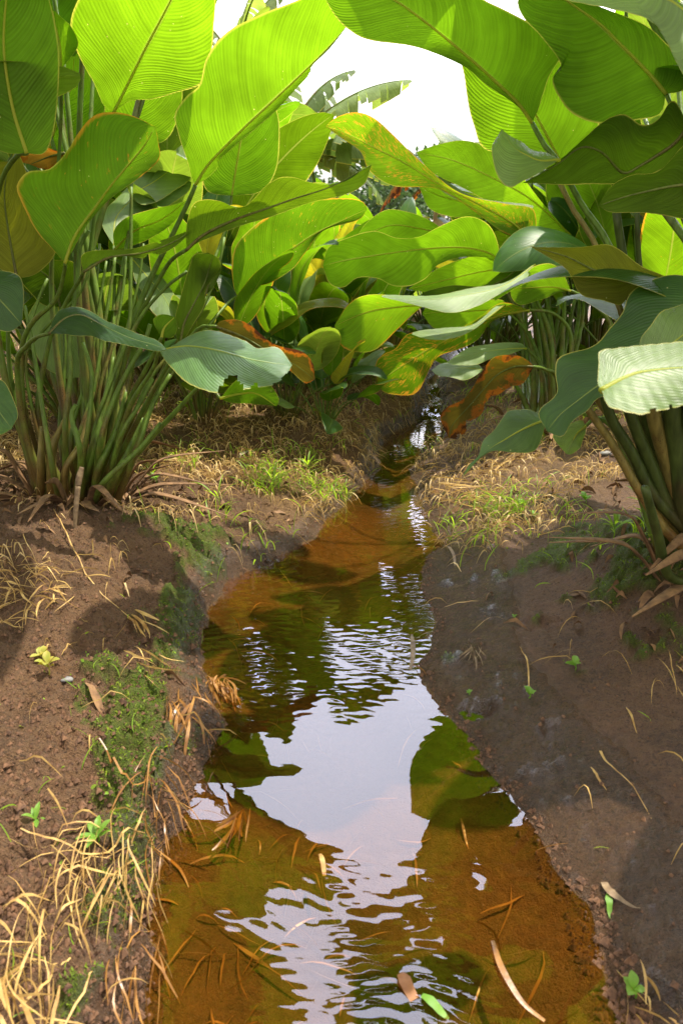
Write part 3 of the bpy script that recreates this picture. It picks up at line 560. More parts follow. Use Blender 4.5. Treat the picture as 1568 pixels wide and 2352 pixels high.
# OO, big dark leaf sweeping down
leaf(R1, [(1560,632),(1505,637),(1449,668),(1428,717),(1399,752),(1362,793),(1285,822),(1274,860),(1277,905),(1236,945)], [(1680,660),(1600,700),(1520,760),(1430,850),(1350,905),(1290,950),(1255,990)], [(1650,760),(1560,830),(1440,900),(1374,915),(1349,943),(1314,968),(1290,1003)], 1.55, 'deep', under=False, gy=-.35, gx=-.25, bow=.06, wave=.012, stem=[(1700,700)], base=b(R1,.15,-.05))
leaf(R1, [(1330,965),(1290,985),(1268,1003)], [(1345,978),(1320,1000),(1300,1043)], [(1342,1000),(1330,1028),(1312,1043)], 1.85, 'pale', under=False, gy=.1, wave=.006, stem=[(1372,960),(1420,1000)], base=b(R1,-.1,.1))
# NN
leaf(R1, [(1215,940),(1174,941),(1159,952),(1134,988),(1109,1012),(1098,1046),(1077,1067)], [(1256,962),(1205,985),(1160,1010),(1110,1042),(1060,1097)], [(1238,1020),(1219,1038),(1174,1040),(1134,1036),(1105,1050),(1080,1075)], 1.85, 'mid', under=False, gy=-.35, bow=.06, wave=.008, stem=[(1300,945),(1372,962),(1420,1010)], base=b(R1,-.12,.05))
# QQ, RR
leaf(R1, [(1466,790),(1490,752),(1524,712),(1590,690)], [(1480,850),(1520,810),(1570,770),(1640,720)], [(1560,860),(1640,800)], 1.3, 'pale', under=False, gy=-.5)
leaf(R1, [(1372,880),(1374,835),(1376,808),(1420,800),(1500,792),(1640,780)], [(1380,895),(1450,868),(1530,855),(1620,850),(1720,840)], [(1395,932),(1430,945),(1470,954),(1512,944),(1568,928),(1650,900)], .92, 'pale', under=False, gy=-1.1, bow=.05, wave=.003, cuts=[(.3,.36,1,.1),(.42,.45,1,.08)], stem=None)
for k, (pts, d0, dx, dy, r0) in enumerate([([(1284,420),(1320,490),(1365,560),(1440,760)], 1.9, -.03, .08, .010), ([(1414,488),(1425,560),(1450,700),(1500,900)], 1.7, 0, .03, .015), ([(1462,490),(1467,600),(1500,800)], 1.65, .03, 0, .009),
    ([(1300,870),(1354,947),(1409,1027),(1469,1132),(1530,1220)], 1.62, -.03, -.03, .013), ([(1380,860),(1400,955),(1450,1040),(1510,1150)], 1.6, .0, -.02, .017), ([(1420,850),(1450,960),(1490,1060),(1545,1180)], 1.6, .02, 0, .019), ([(1490,840),(1500,955),(1530,1060),(1570,1200)], 1.62, .03, .02, .022),
    ([(1540,840),(1545,950),(1560,1060),(1590,1200)], 1.6, .05, -.02, .03), ([(1480,1120),(1510,1230),(1545,1330)], 1.5, .0, -.08, .013), ([(1340,880),(1400,960),(1490,1120)], 1.7, -.06, .06, .012), ([(1590,900),(1600,1060)], 1.58, .08, -.03, .03), ([(1440,860),(1470,940),(1500,1020),(1570,1180)], 1.75, .04, .08, .02), ([(1520,860),(1530,940),(1545,1040),(1600,1180)], 1.8, .08, .08, .024)]):
    e = b(R1, dx, dy); n = len(pts); d1 = (e - CAM).dot(FW)
    path = [P(q[0], q[1], d0 + (d1 - d0) * i / n) for i, q in enumerate(pts)] + [e]
    tube('petiole' if r0 < .0135 else 'stalk_sheath', path[::-1], (r0 * 1.5, r0 * 1.2, r0 * 1.0, r0 * .8), STEMD if k % 3 else STEMB, R1, k=10, flat=.8)

husks(R1, 20, .15, 7)
# leaves of the two nearest clumps that rise above the frame (seen in the water)
for rt_, bs in ((L1, [(60,-60,-60,-420,2.0,170),(240,-130,330,-520,2.3,190),(420,-140,560,-420,2.2,170),(-80,60,-300,-260,1.9,180),(130,-300,150,-760,2.2,210),(-160,-150,-420,-560,2.0,200),(400,-420,520,-800,2.5,200)]),
                (R1, [(1330,-90,1220,-470,2.0,190),(1500,-120,1560,-560,1.9,210),(1160,-150,1080,-480,2.3,170),(1700,-60,1900,-480,1.8,210),(1400,-420,1300,-820,2.2,210),(1640,-500,1800,-900,2.1,230),(1180,-420,1120,-720,2.6,190)])):
    for (x0, y0, x1, y1, d_, w_) in bs:
        tx, ty = (x1 - x0), (y1 - y0); ln = math.hypot(tx, ty); nx_, ny_ = -ty / ln * w_ * .62, tx / ln * w_ * .62
        q = lambda f, s__: (x0 + tx * f + s__ * nx_ + 25 * math.sin(f * 3), y0 + ty * f + s__ * ny_)
        leaf(rt_, [q(.1, .55), q(.3, .95), q(.55, 1), q(.8, .75)], [q(0, 0), q(.5, .05), q(1, 0)], [q(.1, -.55), q(.3, -.95), q(.55, -1), q(.8, -.7)], d_, 'green', gy=.35, stem=[(x0 * .7 + (150 if rt_ is L1 else 1600) * .3, 200, 2.5), (200 if rt_ is L1 else 1620, 640, 2.5 if rt_ is L1 else 1.95)], base=b(rt_, .03, .08))
# leaves arching over the stream just above the frame, known from their reflection
def MP(x, ym, k=.95):
    u = (1176 - ym) / F; dr_ = np.array([(x - 784) / F, math.cos(PITCH) + u * math.sin(PITCH), math.sin(PITCH) - u * math.cos(PITCH)])
    yd = k * 2 / (dr_[2] / dr_[1] - .315); return np.array([0, 0, -1.0]) + dr_ * (yd / dr_[1])
for rt_, L_, M_, R_, k_ in [
    (L1, [(250,2110),(240,2250),(330,2380)], [(330,2030),(380,2200),(520,2400)], [(430,2050),(560,2170),(600,2300)], 1.07),
    (L1, [(60,2050),(60,2250),(150,2420)], [(180,1990),(220,2200),(300,2480)], [(300,2050),(370,2250),(380,2400)], 1.10),
    (L1, [(430,2240),(440,2400),(520,2500)], [(480,2120),(590,2300),(640,2560)], [(590,2150),(680,2280),(700,2450)], 1.14),
    (R1, [(1330,2060),(1390,2180),(1300,2320)], [(1320,1960),(1230,2130),(1040,2330)], [(1180,1990),(1020,2110),(960,2250)], 1.07),
    (R1, [(1560,2080),(1560,2300),(1450,2450)], [(1500,1980),(1420,2200),(1280,2460)], [(1380,2050),(1290,2200),(1240,2380)], 1.10),
    (R1, [(1310,2330),(1290,2450),(1200,2560)], [(1330,2260),(1200,2380),(1020,2540)], [(1180,2290),(1060,2350),(970,2450)], 1.13),
    (R2, [(1150,1590),(1040,1630),(950,1730)], [(1230,1650),(1090,1710),(945,1860)], [(1200,1760),(1090,1840),(1000,1890)], 1.22),
    (L1, [(420,1650),(520,1640),(590,1680)], [(400,1730),(500,1710),(620,1760)], [(430,1790),(530,1800),(590,1800)], 1.03),
    (R1, [(960,2240),(880,2330)], [(985,2200),(880,2270),(760,2400)], [(930,2170),(800,2240),(740,2330)], 1.10)]:
    m3 = [MP(*q, k_) for q in M_]; l3 = [m3[0]] + [MP(*q, k_) for q in L_] + [m3[-1]]; r3 = [m3[0]] + [MP(*q, k_) for q in R_] + [m3[-1]]
    V, Fq, uv, M, (mc, Nm) = loft(l3, m3, r3, .06, .012, int(M_[0][0]), True)
    o = np.array(rt_.location); ob = obj('leaf', mesh_np('leaf', V - o, Fq, LM['green'], uv), rt_)
    tb = tube_np(mc[:-2] - o + np.array([0, 0, -.003]), (.005, .0036, .0022, .0009), 6); obj('midrib', mesh_np('midrib', tb[0], tb[1], RIB, tb[2]), ob)
    e = b(rt_, .05, .1); s0 = m3[0]; out_ = np.array([-.9 if rt_ is L1 else 1.15, s0[1] + .15, 0]) 
    tube('petiole', [e, np.array([out_[0], (e[1] + s0[1]) / 2, .9]), np.array([(out_[0] + s0[0]) / 2, s0[1] + .12, s0[2] * .93]), s0], (.02, .013, .009, .006), STEM, rt_)
# ---------------------------------------------------------------- generic clumps
def gen_leaf_mesh(name, L, W, arch, fold, wave, seed, mat):
    """a free standing blade: base at the origin, running along +Y, upper side +Z"""
    r = random.Random(seed); n = 30; s_ = np.linspace(0, 1, n)
    ang = R(10) - arch * s_ ** 1.5; dy = np.cos(ang) * L / (n - 1); dz = np.sin(ang) * L / (n - 1)
    M = np.stack([.05 * L * np.sin(s_ * 3 + r.uniform(0, 6)) * s_, np.r_[0, np.cumsum(dy[:-1])], np.r_[0, np.cumsum(dz[:-1])]], 1)
    w = W / 2 * (np.sin(np.pi * s_ ** .85) ** .62) * (1 - .12 * s_); w[0] = w[-1] = .001
    T = np.gradient(M, axis=0); T /= np.linalg.norm(T, axis=1)[:, None]; X_ = np.array([1.0, 0, 0]); Nn = np.cross(X_, T)
    roll = r.uniform(-.5, .5) * s_
    nv = 13; v = np.linspace(-1, 1, nv); V = np.zeros((n, nv, 3)); p1, p2 = r.uniform(0, 6), r.uniform(0, 6)
    for i in range(n):
        sd = math.cos(roll[i]) * X_ + math.sin(roll[i]) * Nn[i]; up = np.cross(sd, T[i]) 
        for j, q in enumerate(v):
            lift = fold * abs(q) * w[i] - .35 * w[i] * q * q + wave * (abs(q) ** 1.6) * (math.sin(s_[i] * 9 + p1 + (q > 0) * 2) * .7 + math.sin(s_[i] * 17 + p2)*.3)
            V[i, j] = M[i] + sd * q * w[i] + up * lift
    uv = np.stack([np.repeat((s_ * L)[:, None], nv, 1), np.repeat(v[None], n, 0)], -1)
    return mesh_np(name, V.reshape(-1, 3), grid_faces(n, nv), LM[mat], uv.reshape(-1, 2))
def clump_proto(seed, n, hgt, spread, mats, loc):
    r = random.Random(seed)
    rt = empty('calathea_clump', loc, '', 'plant')
    for i in range(n):
        az = 6.283 * (i * .618 + r.uniform(-.06, .06)); k = (i + .5) / n; lean = R(6 + spread * k + r.uniform(-4, 6)); ln = hgt * (1.0 - .45 * k) * r.uniform(.85, 1.1)
        o_ = np.array([math.cos(az), math.sin(az), 0.0]); path = [o_ * .06 * (.3 + k) - np.array([0, 0, .03])]; a = lean * .35; p = path[0].copy(); st = 7
        for j in range(st):
            a += lean * 1.0 / st; p = p + (o_ * math.sin(a) + np.array([0, 0, math.cos(a)])) * ln / st; path.append(p.copy())
        tb = tube_np(spline(path, 12), (.019, .012, .009, .007, .006), 6)
        obj('petiole', mesh_np('petiole', *tb[:2], STEM, tb[2]), rt)
        m = mats[i % len(mats)]
        L = r.uniform(.56, .80) * (hgt / 1.0) ** .35; me = gen_leaf_mesh('leaf', L, L * r.uniform(.42, .52), r.uniform(.5, 1.7), r.uniform(.15, .5), r.uniform(.01, .025), r.randrange(9999), m)
        lf = obj('leaf', me, rt); t_ = (path[-1] - path[-2]); t_ /= np.linalg.norm(t_)
        yv = Vector(t_); zup = Vector((-o_[0] * .9, -o_[1] * .9, .45)); zup = (zup - yv * zup.dot(yv)).normalized(); xv = yv.cross(zup)
        rot = Matrix((xv, yv, zup)).transposed().to_4x4()
        lf.matrix_local = Matrix.Translation(Vector(path[-1])) @ rot @ Matrix.Rotation(r.uniform(-.5, .5), 4, 'Y')
    return rt
def dup(root, loc, rz, sc, label, group):
    c = root.copy(); C.objects.link(c); c.location = loc; c.rotation_euler = (0, 0, rz); c.scale = (sc,) * 3; c['label'] = label; c['group'] = group
    for ch in root.children:
        q = ch.copy(); C.objects.link(q); q.parent = c
    return c
G1 = ['green', 'green', 'spotlow', 'pale', 'green', 'deep', 'green', 'yellow', 'green', 'pale']
protos = [clump_proto(11, 16, .95, 48, G1, (0, 0, 0)), clump_proto(12, 16, 1.15, 42, G1[::-1], (0, 0, 0)), clump_proto(13, 16, .75, 52, G1, (0, 0, 0)), clump_proto(14, 17, 1.35, 36, ['green', 'green', 'pale', 'green', 'deep'], (0, 0, 0))]
used = set()
# x, y, prototype, scale, turn, label
PL = [
 (745, 975, 2, .48, 3.4, 'low clump with brown lower stalks right on the left edge of the stream bend'),
 (660, 955, 0, .6, 2.0, 'bushy low clump second from the stream bend on the left bank'),
 (465, 962, 1, .66, 4.0, 'clump on the left bank behind the pale chewed leaf'),
 (170, 960, 0, .85, 2.2, 'clump behind the stalks of the big left clump'),
 (-1.9, 2.7, 1, .9, 3.0, 'clump at the left edge of the photo behind the big left clump'),
 (710, 890, 2, .85, 5.2, 'backlit clump on the left bank just behind the stream bend'),
 (560, 890, 0, .95, .7, 'tall backlit clump in the second row of the left bank'),
 (370, 895, 3, 1.05, 2.2, 'tall clump in the second row behind the left stalks'),
 (120, 890, 3, 1.15, 3.5, 'tall clump far left in the second row'),
 (790, 850, 2, .8, 2.6, 'small backlit clump behind the bend where the stream turns'),
 (690, 830, 2, .95, 2.7, 'clump in the third row of the left bank under the banana plant'),
 (500, 830, 1, .95, 4.4, 'clump in the third row to the left of the banana plant'),
 (230, 830, 3, 1.2, 5.5, 'clump in the third row at the far left'),
 (1240, 862, 1, .9, 1.1, 'clump on the right bank just behind the one with the brown leaf'),
 (1120, 835, 2, 1.0, 3.9, 'backlit clump in the second row of the right bank beside the stream'),
 (1470, 935, 1, .95, 2.6, 'clump behind the nearest right hand stalks'),
 (1360, 860, 3, 1.1, .3, 'tall clump in the second row of the right bank'),
 (1560, 930, 3, 1.15, 1.9, 'tall clump at the right edge of the second row'),
 (1170, 800, 1, 1.05, 5.0, 'clump in the third row of the right bank beside the far stream'),
 (1330, 830, 3, 1.15, 2.4, 'tall clump in the third row of the right bank'),
 (1520, 830, 3, 1.2, 4.1, 'tall clump at the right edge of the third row'),
 (900, 790, 2, .9, 1.3, 'far clump straight ahead beyond the stream bend'),
 (730, 780, 2, 1.0, 3.3, 'far clump left of straight ahead below the banana plant'),
 (1090, 780, 0, .9, .9, 'far clump on the right beyond the third row'),
 (600, 780, 0, 1.0, 2.1, 'far clump on the left beyond the third row'),
 (1280, 780, 3, 1.3, 5.7, 'far clump at the right beyond the third row'),
 (400, 780, 3, 1.4, 4.8, 'far clump at the left beyond the third row'),
 (1480, 780, 3, 1.4, 1.8, 'far clump at the right edge beyond the third row'),
 (180, 780, 3, 1.4, .8, 'far clump at the left edge beyond the third row'),
 (800, 740, 2, 1.0, 4.0, 'farthest clump left of the gap to the distant trees'),
 (980, 740, 2, 1.05, .2, 'farthest clump right of the gap to the distant trees'),
 (640, 740, 2, 1.1, 1.2, 'farthest clump behind the banana trunk'),
 (1160, 740, 0, 1.2, 2.9, 'farthest clump at the right'),
 (1.55, 1.6, 3, 1.0, 3.0, 'clump beyond the nearest right clump off the right edge'),
 (1.85, 1.1, 3, .9, 1.3, 'unseen clump beside the camera added to shade the right bank'),  # out of view, added to cast shade on the near right bank
 (-1.75, 1.75, 3, 1.05, 3.6, 'tall clump beyond the left edge of the photo'),
]
for i, (x, y, k, sc, rz, lab) in enumerate(PL):
    p_ = gz(x, y) if x > 90 or x < -90 else np.array([x, y, 0]); x, y = float(p_[0]), float(p_[1]); loc = (x, y, H1(x, y) - .01); g = 'broad leaf clumps along the stream'
    if k not in used:
        used.add(k); q = protos[k]; q.location = loc; q.rotation_euler = (0, 0, rz); q.scale = (sc,) * 3; q['label'] = lab; q['group'] = g
    else: dup(protos[k], loc, rz, sc, lab, g)
# ---------------------------------------------------------------- banana plants
def banana_leaf(rt, base, az, elev, L, W, arch, seed, mat='banana'):
    r = random.Random(seed); n = 40; s_ = np.linspace(0, 1, n); ang = elev - arch * s_ ** 1.3
    o_ = np.array([math.cos(az), math.sin(az), 0]); sd = np.array([-math.sin(az), math.cos(az), 0]); st = L / (n - 1)
    M = [np.array(base)]
    for i in range(n - 1): M.append(M[-1] + st * (o_ * math.cos(ang[i]) + np.array([0, 0, math.sin(ang[i])])))
    M = np.array(M); w = W / 2 * np.clip(np.sin(np.pi * np.clip((s_ - .12) / .9, 0, 1)) ** .5, 0, 1)
    V = []; Fq = []; uv = []
    for side in (-1, 1):
        i = 6
        while i < n - 2:                 # torn into strips
            k = r.choice([2, 3, 4, 5]); j = min(n - 1, i + k); dr = r.uniform(.2, 1.1)
            for q in range(4):
                f = q / 3; 
                for m_ in (i, j):
                    g = .0 if m_ == i else -.012
                    V.append(M[m_] + sd * side * w[m_] * f * math.cos(dr * f) - np.array([0, 0, 1]) * (w[m_] * f * math.sin(dr * f)) + (M[j] - M[i]) * (0.06 * f if m_ == i else -.06 * f)); uv.append((s_[m_] * L, side * f))
            b0 = len(V) - 8
            for q in range(3):
                a = b0 + q * 2; fc = (a, a + 1, a + 3, a + 2); Fq.append(fc[::-1] if side > 0 else fc)
            i = j
    lf = obj('leaf', mesh_np('leaf', np.array(V), Fq, LM[mat], uv), rt)
    tb = tube_np(M, (.03, .02, .012, .004), 6); obj('midrib', mesh_np('midrib', *tb[:2], STEM, tb[2]), lf)
def banana(px_, py_, d, zg, leaves, lab):
    c = P(px_, py_, d); rt = empty('banana_plant', (float(c[0]), float(c[1]), H1(c[0], c[1])), lab, 'banana plant', 'banana plants behind the clumps')
    hh = c[2] - rt.location.z
    tube('trunk', [np.array(rt.location) + np.array([0, 0, -.05]), np.array(rt.location) + np.array([.02, 0, hh * .5]), np.array(rt.location) + np.array([0, 0, hh])], (.13, .11, .07), TRUNKM, rt, k=10)
    for k, (az, el, L, W, ar, m) in enumerate(leaves): banana_leaf(rt, (0, 0, hh - .05), R(az), R(el), L, W, ar, k + int(px_), m)
    return rt, hh
ba, hh = banana(655, 345, 8.0, .3, [(10,48,1.75,.6,.8,'banana'),(-35,30,1.3,.55,1.4,'banana'),(-8,5,1.35,.55,1.2,'banana'),(170,60,1.5,.6,1.1,'banana'),(60,60,1.4,.55,1.0,'banana'),(200,20,1.3,.55,1.3,'banana'),(-22,18,1.7,.6,1.1,'banana'),(20,20,1.5,.55,1.2,'banana'),(30,70,1.4,.5,1.0,'banana'),(-70,40,1.2,.55,1.6,'banana'),(100,75,1.3,.55,.7,'banana')], 'banana plant with torn leaves rising into the white sky at the gap')
for k in range(9):                       # green fruit
    a = k * .7; tube('fruit', [np.array(ba.location) + np.array([.30 + .05 * math.cos(a), -.1 + .05 * math.sin(a), hh - .42 - .03 * k]), np.array(ba.location) + np.array([.36 + .08 * math.cos(a), -.1 + .08 * math.sin(a), hh - .38 - .03 * k]), np.array(ba.location) + np.array([.38 + .08 * math.cos(a), -.1 + .08 * math.sin(a), hh - .30 - .03 * k])], (.008, .018, .016, .004), STEM, ba)
tube('fruit_stalk', [np.array(ba.location) + np.array([0, 0, hh - .05]), np.array(ba.location) + np.array([.2, -.08, hh - .05]), np.array(ba.location) + np.array([.33, -.1, hh - .3]), np.array(ba.location) + np.array([.33, -.1, hh - .75])], (.03, .022, .015), STEM, ba)
banana(545, 150, 9.5, .3, [(40,70,1.6,.45,.8,'banana'),(150,60,1.5,.4,1.0,'banana'),(-60,65,1.3,.4,1.2,'banana'),(220,40,1.5,.4,1.2,'banana'),(-20,30,1.2,.4,1.4,'banana')], 'taller banana plant mostly hidden behind the tall backlit leaf')
banana(1010, 400, 10.5, .3, [(180,5,1.2,.3,1.5,'orange'),(170,-20,1.0,.3,1.3,'dead'),(200,20,1.1,.35,1.8,'dead'),(30,60,1.1,.35,1.2,'banana')], 'banana plant with withered brown leaves hanging over the distant trees')
# ---------------------------------------------------------------- distant trees
def tree(x, y, h, w, seed, lab):
    r = random.Random(seed); rt = empty('tree', (x, y, .4), lab, 'tree', 'distant trees on the horizon')
    tube('trunk', [np.array([x, y, .2]), np.array([x + .2, y, h * .35]), np.array([x - .1, y, h * .7])], (w * .06, w * .045, w * .02), BARK, rt)
    g = np.random.default_rng(seed); cl = []
    for i in range(26):
        a, b_, c_ = g.uniform(0, 6.28), g.uniform(.1, 1) ** .5, g.uniform(-1, 1); rr = w / 2 * b_ * math.sqrt(max(.05, 1 - c_ * c_))
        cl.append((rr * math.cos(a), rr * math.sin(a), h * .6 + c_ * h * .36, g.uniform(.12, .24) * w))
    V = []; Fq = []
    for cx, cy, cz, cr in cl:
        m = 170; d_ = g.normal(size=(m, 3)); d_ /= np.linalg.norm(d_, axis=1)[:, None]; pc = np.array([cx, cy, cz]) + d_ * cr * g.uniform(.5, 1.05, (m, 1)); q = w * .026
        for p in pc:
            a1 = g.normal(size=3); a1 /= np.linalg.norm(a1); a2 = np.cross(a1, g.normal(size=3)); a2 /= np.linalg.norm(a2); n0 = len(V)
            V += [p - a1 * q, p - a2 * q * .6, p + a1 * q, p + a2 * q * .6]; Fq.append((n0, n0 + 1, n0 + 2, n0 + 3))
    obj('crown', mesh_np('crown', np.array(V), np.array(Fq), TREE, smooth=False), rt)
for i, (x, y, h, w, lab) in enumerate([(1.0, 46, 6.2, 7, 'round dark distant tree in the gap between the clumps, left of the withered banana leaves'), (6.5, 50, 7.0, 8, 'distant tree right of the gap behind the right clumps'), (-4.5, 50, 7.2, 8, 'distant tree left of the gap behind the banana plant'), (3.8, 62, 7.6, 9, 'paler distant tree between the two nearer ones'), (-11, 55, 7, 9, 'distant tree behind the left clumps'), (13, 55, 7.5, 9, 'distant tree far behind the right clumps')]):
    tree(x, y, h, w, 100 + i, lab)
# ---------------------------------------------------------------- litter, grass, moss
def Hn(x, y):       # height and normal, vectorised
    e = .02; h = H(x, y); return h
def strands(name, x, y, L, w, lift, mat, az=None, seg=5, curl=.6, rise=0.0, kind='stuff', extra=None, label=None, parent=None, zoff=None, seed=1, droop=0.0):
    """thin curved blades lying on (rise=0) or growing from (rise>0) the ground"""
    g = np.random.default_rng(seed); n = len(x); a = g.uniform(0, 6.283, n) if az is None else az
    L = L if np.ndim(L) else np.full(n, L); cur = g.normal(0, curl, n); t_ = np.linspace(0, 1, seg + 1)
    V = np.zeros((n, seg + 1, 2, 3)); cx = x.copy(); cy = y.copy(); aa = a.copy(); z0 = H(x, y) if zoff is None else zoff
    el0 = g.normal(0, .07, n) + .03 if rise == 0 else g.uniform(rise * .75, rise * 1.1, n); cz = z0.copy(); tw = g.uniform(0, 3.14, n)
    wd = w * g.uniform(.5, 1.4, n)
    for i in range(seg + 1):
        f = i / seg; wi = wd * (1 - f) ** .5 * (.45 + .55 * min(1, f * 4)) if rise > 0 else wd * (1 - .75 * abs(2 * f - 1) ** 2)
        sx, sy = -np.sin(aa), np.cos(aa); ct = np.cos(tw)
        z = cz if (rise > 0 or droop > 0) else np.maximum(H(cx, cy) + lift * (1 - abs(2 * f - 1) ** 2) * (1 + tw), -9) + .0012
        if rise == 0 and droop == 0: z = z + np.abs(el0) * L * f * .6
        V[:, i, 0] = np.stack([cx - sx * wi / 2 * ct, cy - sy * wi / 2 * ct, z - wi / 2 * np.sin(tw)], 1)
        V[:, i, 1] = np.stack([cx + sx * wi / 2 * ct, cy + sy * wi / 2 * ct, z + wi / 2 * np.sin(tw)], 1)
        st = L / seg; el = el0 * (1 - f * 1.1) if rise > 0 else (-droop * f * 1.6 + .2 if droop > 0 else 0)
        cx = cx + np.cos(aa) * np.cos(el) * st; cy = cy + np.sin(aa) * np.cos(el) * st; cz = cz + np.sin(el) * st; aa = aa + cur / seg + g.normal(0, .10, n)
    b_ = np.arange(n)[:, None] * (seg + 1) * 2 + np.arange(seg)[None] * 2
    Fq = np.stack([b_, b_ + 1, b_ + 3, b_ + 2], -1).reshape(-1, 4)
    me = mesh_np(name, V.reshape(-1, 3), Fq, mat, smooth=True)
    p = {}
    if kind: p['kind'] = kind
    o = obj(name, me, parent, **p)
    if label: o['label'] = label
    if kind == 'stuff': o['category'] = name.replace('_', ' ')
    return o
def scatter(n, y0, y1, dens, seed):
    g = np.random.default_rng(seed); y = np.exp(g.uniform(math.log(y0), math.log(y1), n * 3)); x = g.uniform(-1, 1, n * 3) * (.58 * y + .4)
    h, dl, dr = hbase(x, y); k = g.uniform(0, 1, n * 3) < dens(x, y, dl, dr); x, y = x[k][:n], y[k][:n]; return x, y
def bl(x, y, cx, cy, rx, ry, a=1.0): return a * np.exp(-(((x - cx) / rx) ** 2 + ((y - cy) / ry) ** 2))
def d_straw(x, y, dl, dr):
    n = fbm(x * 5, y * 5, 51, 3)
    d = sst(2.3, 2.9, y) * (dl > .01) * 1.1 + .12 * sst(2.1, 2.3, y) * (dl > .01) + bl(x, y, -.45, 2.3, .3, .3, .3) * (dl > .15)
    d = d + (dl > -.02) * (bl(x, y, -.43, .85, .08, .2, .16) + bl(x, y, -.9, 1.65, .2, .12, .25) + bl(x, y, -.6, .95, .3, .3, .03)) + .012 * (dl > .02)
    d = d + (dr > .01) * (sst(2.15, 2.5, y) * .55 + bl(x, y, .45, 2.35, .3, .15, .6) + .004) + .004 * (dr > .0)
    return np.clip(d * sst(-.3, .25, n + .2 * (y > 2.6)) + .02 * (dl > .01) * (y > 2), 0, 1)
x, y = scatter(17000, .45, 7, d_straw, 3)
g = np.random.default_rng(5)
strands('dry_straw', x, y, g.uniform(.03, .12, len(x)), .0032, .010, STRAW, seed=6, curl=.3)
x, y = scatter(6000, 1.6, 7, lambda *a: d_straw(*a) * .8, 43)
strands('pale_straw', x, y, g.uniform(.02, .09, len(x)), .0045, .014, flat_mat('straw_pale', rgb(.72, .54, .26), rgb(.5, .34, .14), 35, .55, .3, rgb(.7, .5, .2)), seed=46, curl=.2)
x, y = scatter(420, .5, 2.6, lambda x, y, dl, dr: ((dl < -.01) & (dr < -.01)) * (.25 + bl(x, y, -.2, .9, .2, .5, .7) + bl(x, y, .0, 2.1, .3, .2, .6)), 8)
strands('sunken_straw', x, y, g.uniform(.03, .12, len(x)), .004, .004, STRAWW, seed=9, curl=.5)
# green grass
def d_grass(x, y, dl, dr):
    n = fbm(x * 6, y * 6, 151, 3)
    d = (dl > .0) * (bl(x, y, -.12, 2.75, .28, .45, .8) + bl(x, y, .03, 2.85, .10, .4, .9) + sst(3, 4, y) * .25 + bl(x, y, -.7, 2.9, .3, .2, .4)) + (dr > 0) * (bl(x, y, .62, 2.45, .25, .18, .7) + bl(x, y, .92, 1.9, .15, .12, .3) + sst(3, 4, y) * .3)
    return np.clip(d * sst(-.15, .35, n), 0, 1)
x, y = scatter(26000, 1.5, 7, d_grass, 13); x, y = x[:5200], y[:5200]
strands('grass', x, y, g.uniform(.04, .13, len(x)), .0055, 0, GRASS, rise=1.35, seed=14, curl=.8)
x, y = scatter(260, .5, 2.3, lambda x, y, dl, dr: (dl > -.01) * (dl < .3) * .5 + .02 * (dr > .05), 17)
strands('thin_grass', x, y, g.uniform(.02, .06, len(x)), .0028, 0, GRASS, rise=1.1, seed=18, curl=1.0)
# straw standing along the water edge of the far banks
x, y = scatter(900, 2.5, 6, lambda x, y, dl, dr: (((dl > -.01) & (dl < .10)) | ((dr > -.01) & (dr < .08))) * 1.0, 23)
strands('bank_straw', x, y, g.uniform(.05, .14, len(x)), .004, 0, STRAW, rise=.9, seed=24, curl=1.2)
# moss and crumbs of soil
x, y = scatter(34000, .5, 2.6, lambda x, y, dl, dr: np.where(np.maximum(dl, dr) > .005, masks(x, y, dl, dr), 0), 27)
strands('moss', x, y, g.uniform(.004, .012, len(x)), .004, 0, MOSS, rise=.9, seg=2, seed=28, curl=1.5)
SOIL = flat_mat('soil_crumb', rgb(.18, .09, .045), rgb(.06, .03, .018), 80, .9)
x, y = scatter(22000, .5, 2.8, lambda x, y, dl, dr: (dl > .02) * .8 + (dr > .02) * .03 + ((np.abs(dl) < .03) | (np.abs(dr) < .03)) * .9, 33)
n = len(x); rr = .0015 + .006 * g.uniform(0, 1, n) ** 2.5 * np.where(g.uniform(0, 1, n) > .96, 1.8, 1); z = H(x, y)
dirs = np.array([[1, 0, 0], [0, 1, 0], [-1, 0, 0], [0, -1, 0], [0, 0, 1]], float)
V = np.stack([x, y, z], 1)[:, None, :] + dirs[None] * rr[:, None, None] * g.uniform(.6, 1.3, (n, 5, 1))
b_ = np.arange(n)[:, None, None] * 5 + np.array([[0, 1, 4], [1, 2, 4], [2, 3, 4], [3, 0, 4]])[None]
obj('soil_crumbs', mesh_np('soil_crumbs', V.reshape(-1, 3), b_.reshape(-1, 3), SOIL, smooth=False), kind='stuff', category='soil crumbs')
# tiny round leaved ground cover on the left bank
def d_cov(x, y, dl, dr): return (dl > .02) * (bl(x, y, -.52, 1.28, .12, .2, .9) + bl(x, y, -.4, .95, .06, .3, .5) + bl(x, y, -.6, 2.1, .2, .1, .4) + .015) + (dr > .1) * (bl(x, y, .68, 2.25, .2, .12, .5) + .004)
x, y = scatter(1100, .5, 2.8, lambda *a: np.clip(d_cov(*a), 0, 1), 37)
strands('clover', x, y, g.uniform(.006, .013, len(x)), .009, 0, GRASS, rise=.5, seg=3, seed=38, curl=.3)
x, y = scatter(5000, .8, 5, lambda x, y, dl, dr: (np.maximum(dl, dr) > .08) * (.012 * (dl > 0) + .3 * (y > 2.35)) + bl(x, y, L1.location.x, L1.location.y, .3, .25, .8) + bl(x, y, R1.location.x, R1.location.y, .3, .25, .6), 63)
x, y = x[:1100], y[:1100]
strands('leaf_litter', x, y, g.uniform(.02, .07, len(x)), .016, .006, flat_mat('litter_leaf', rgb(.26, .14, .06), rgb(.09, .045, .02), 30, .8), seed=64, curl=.4, seg=4)
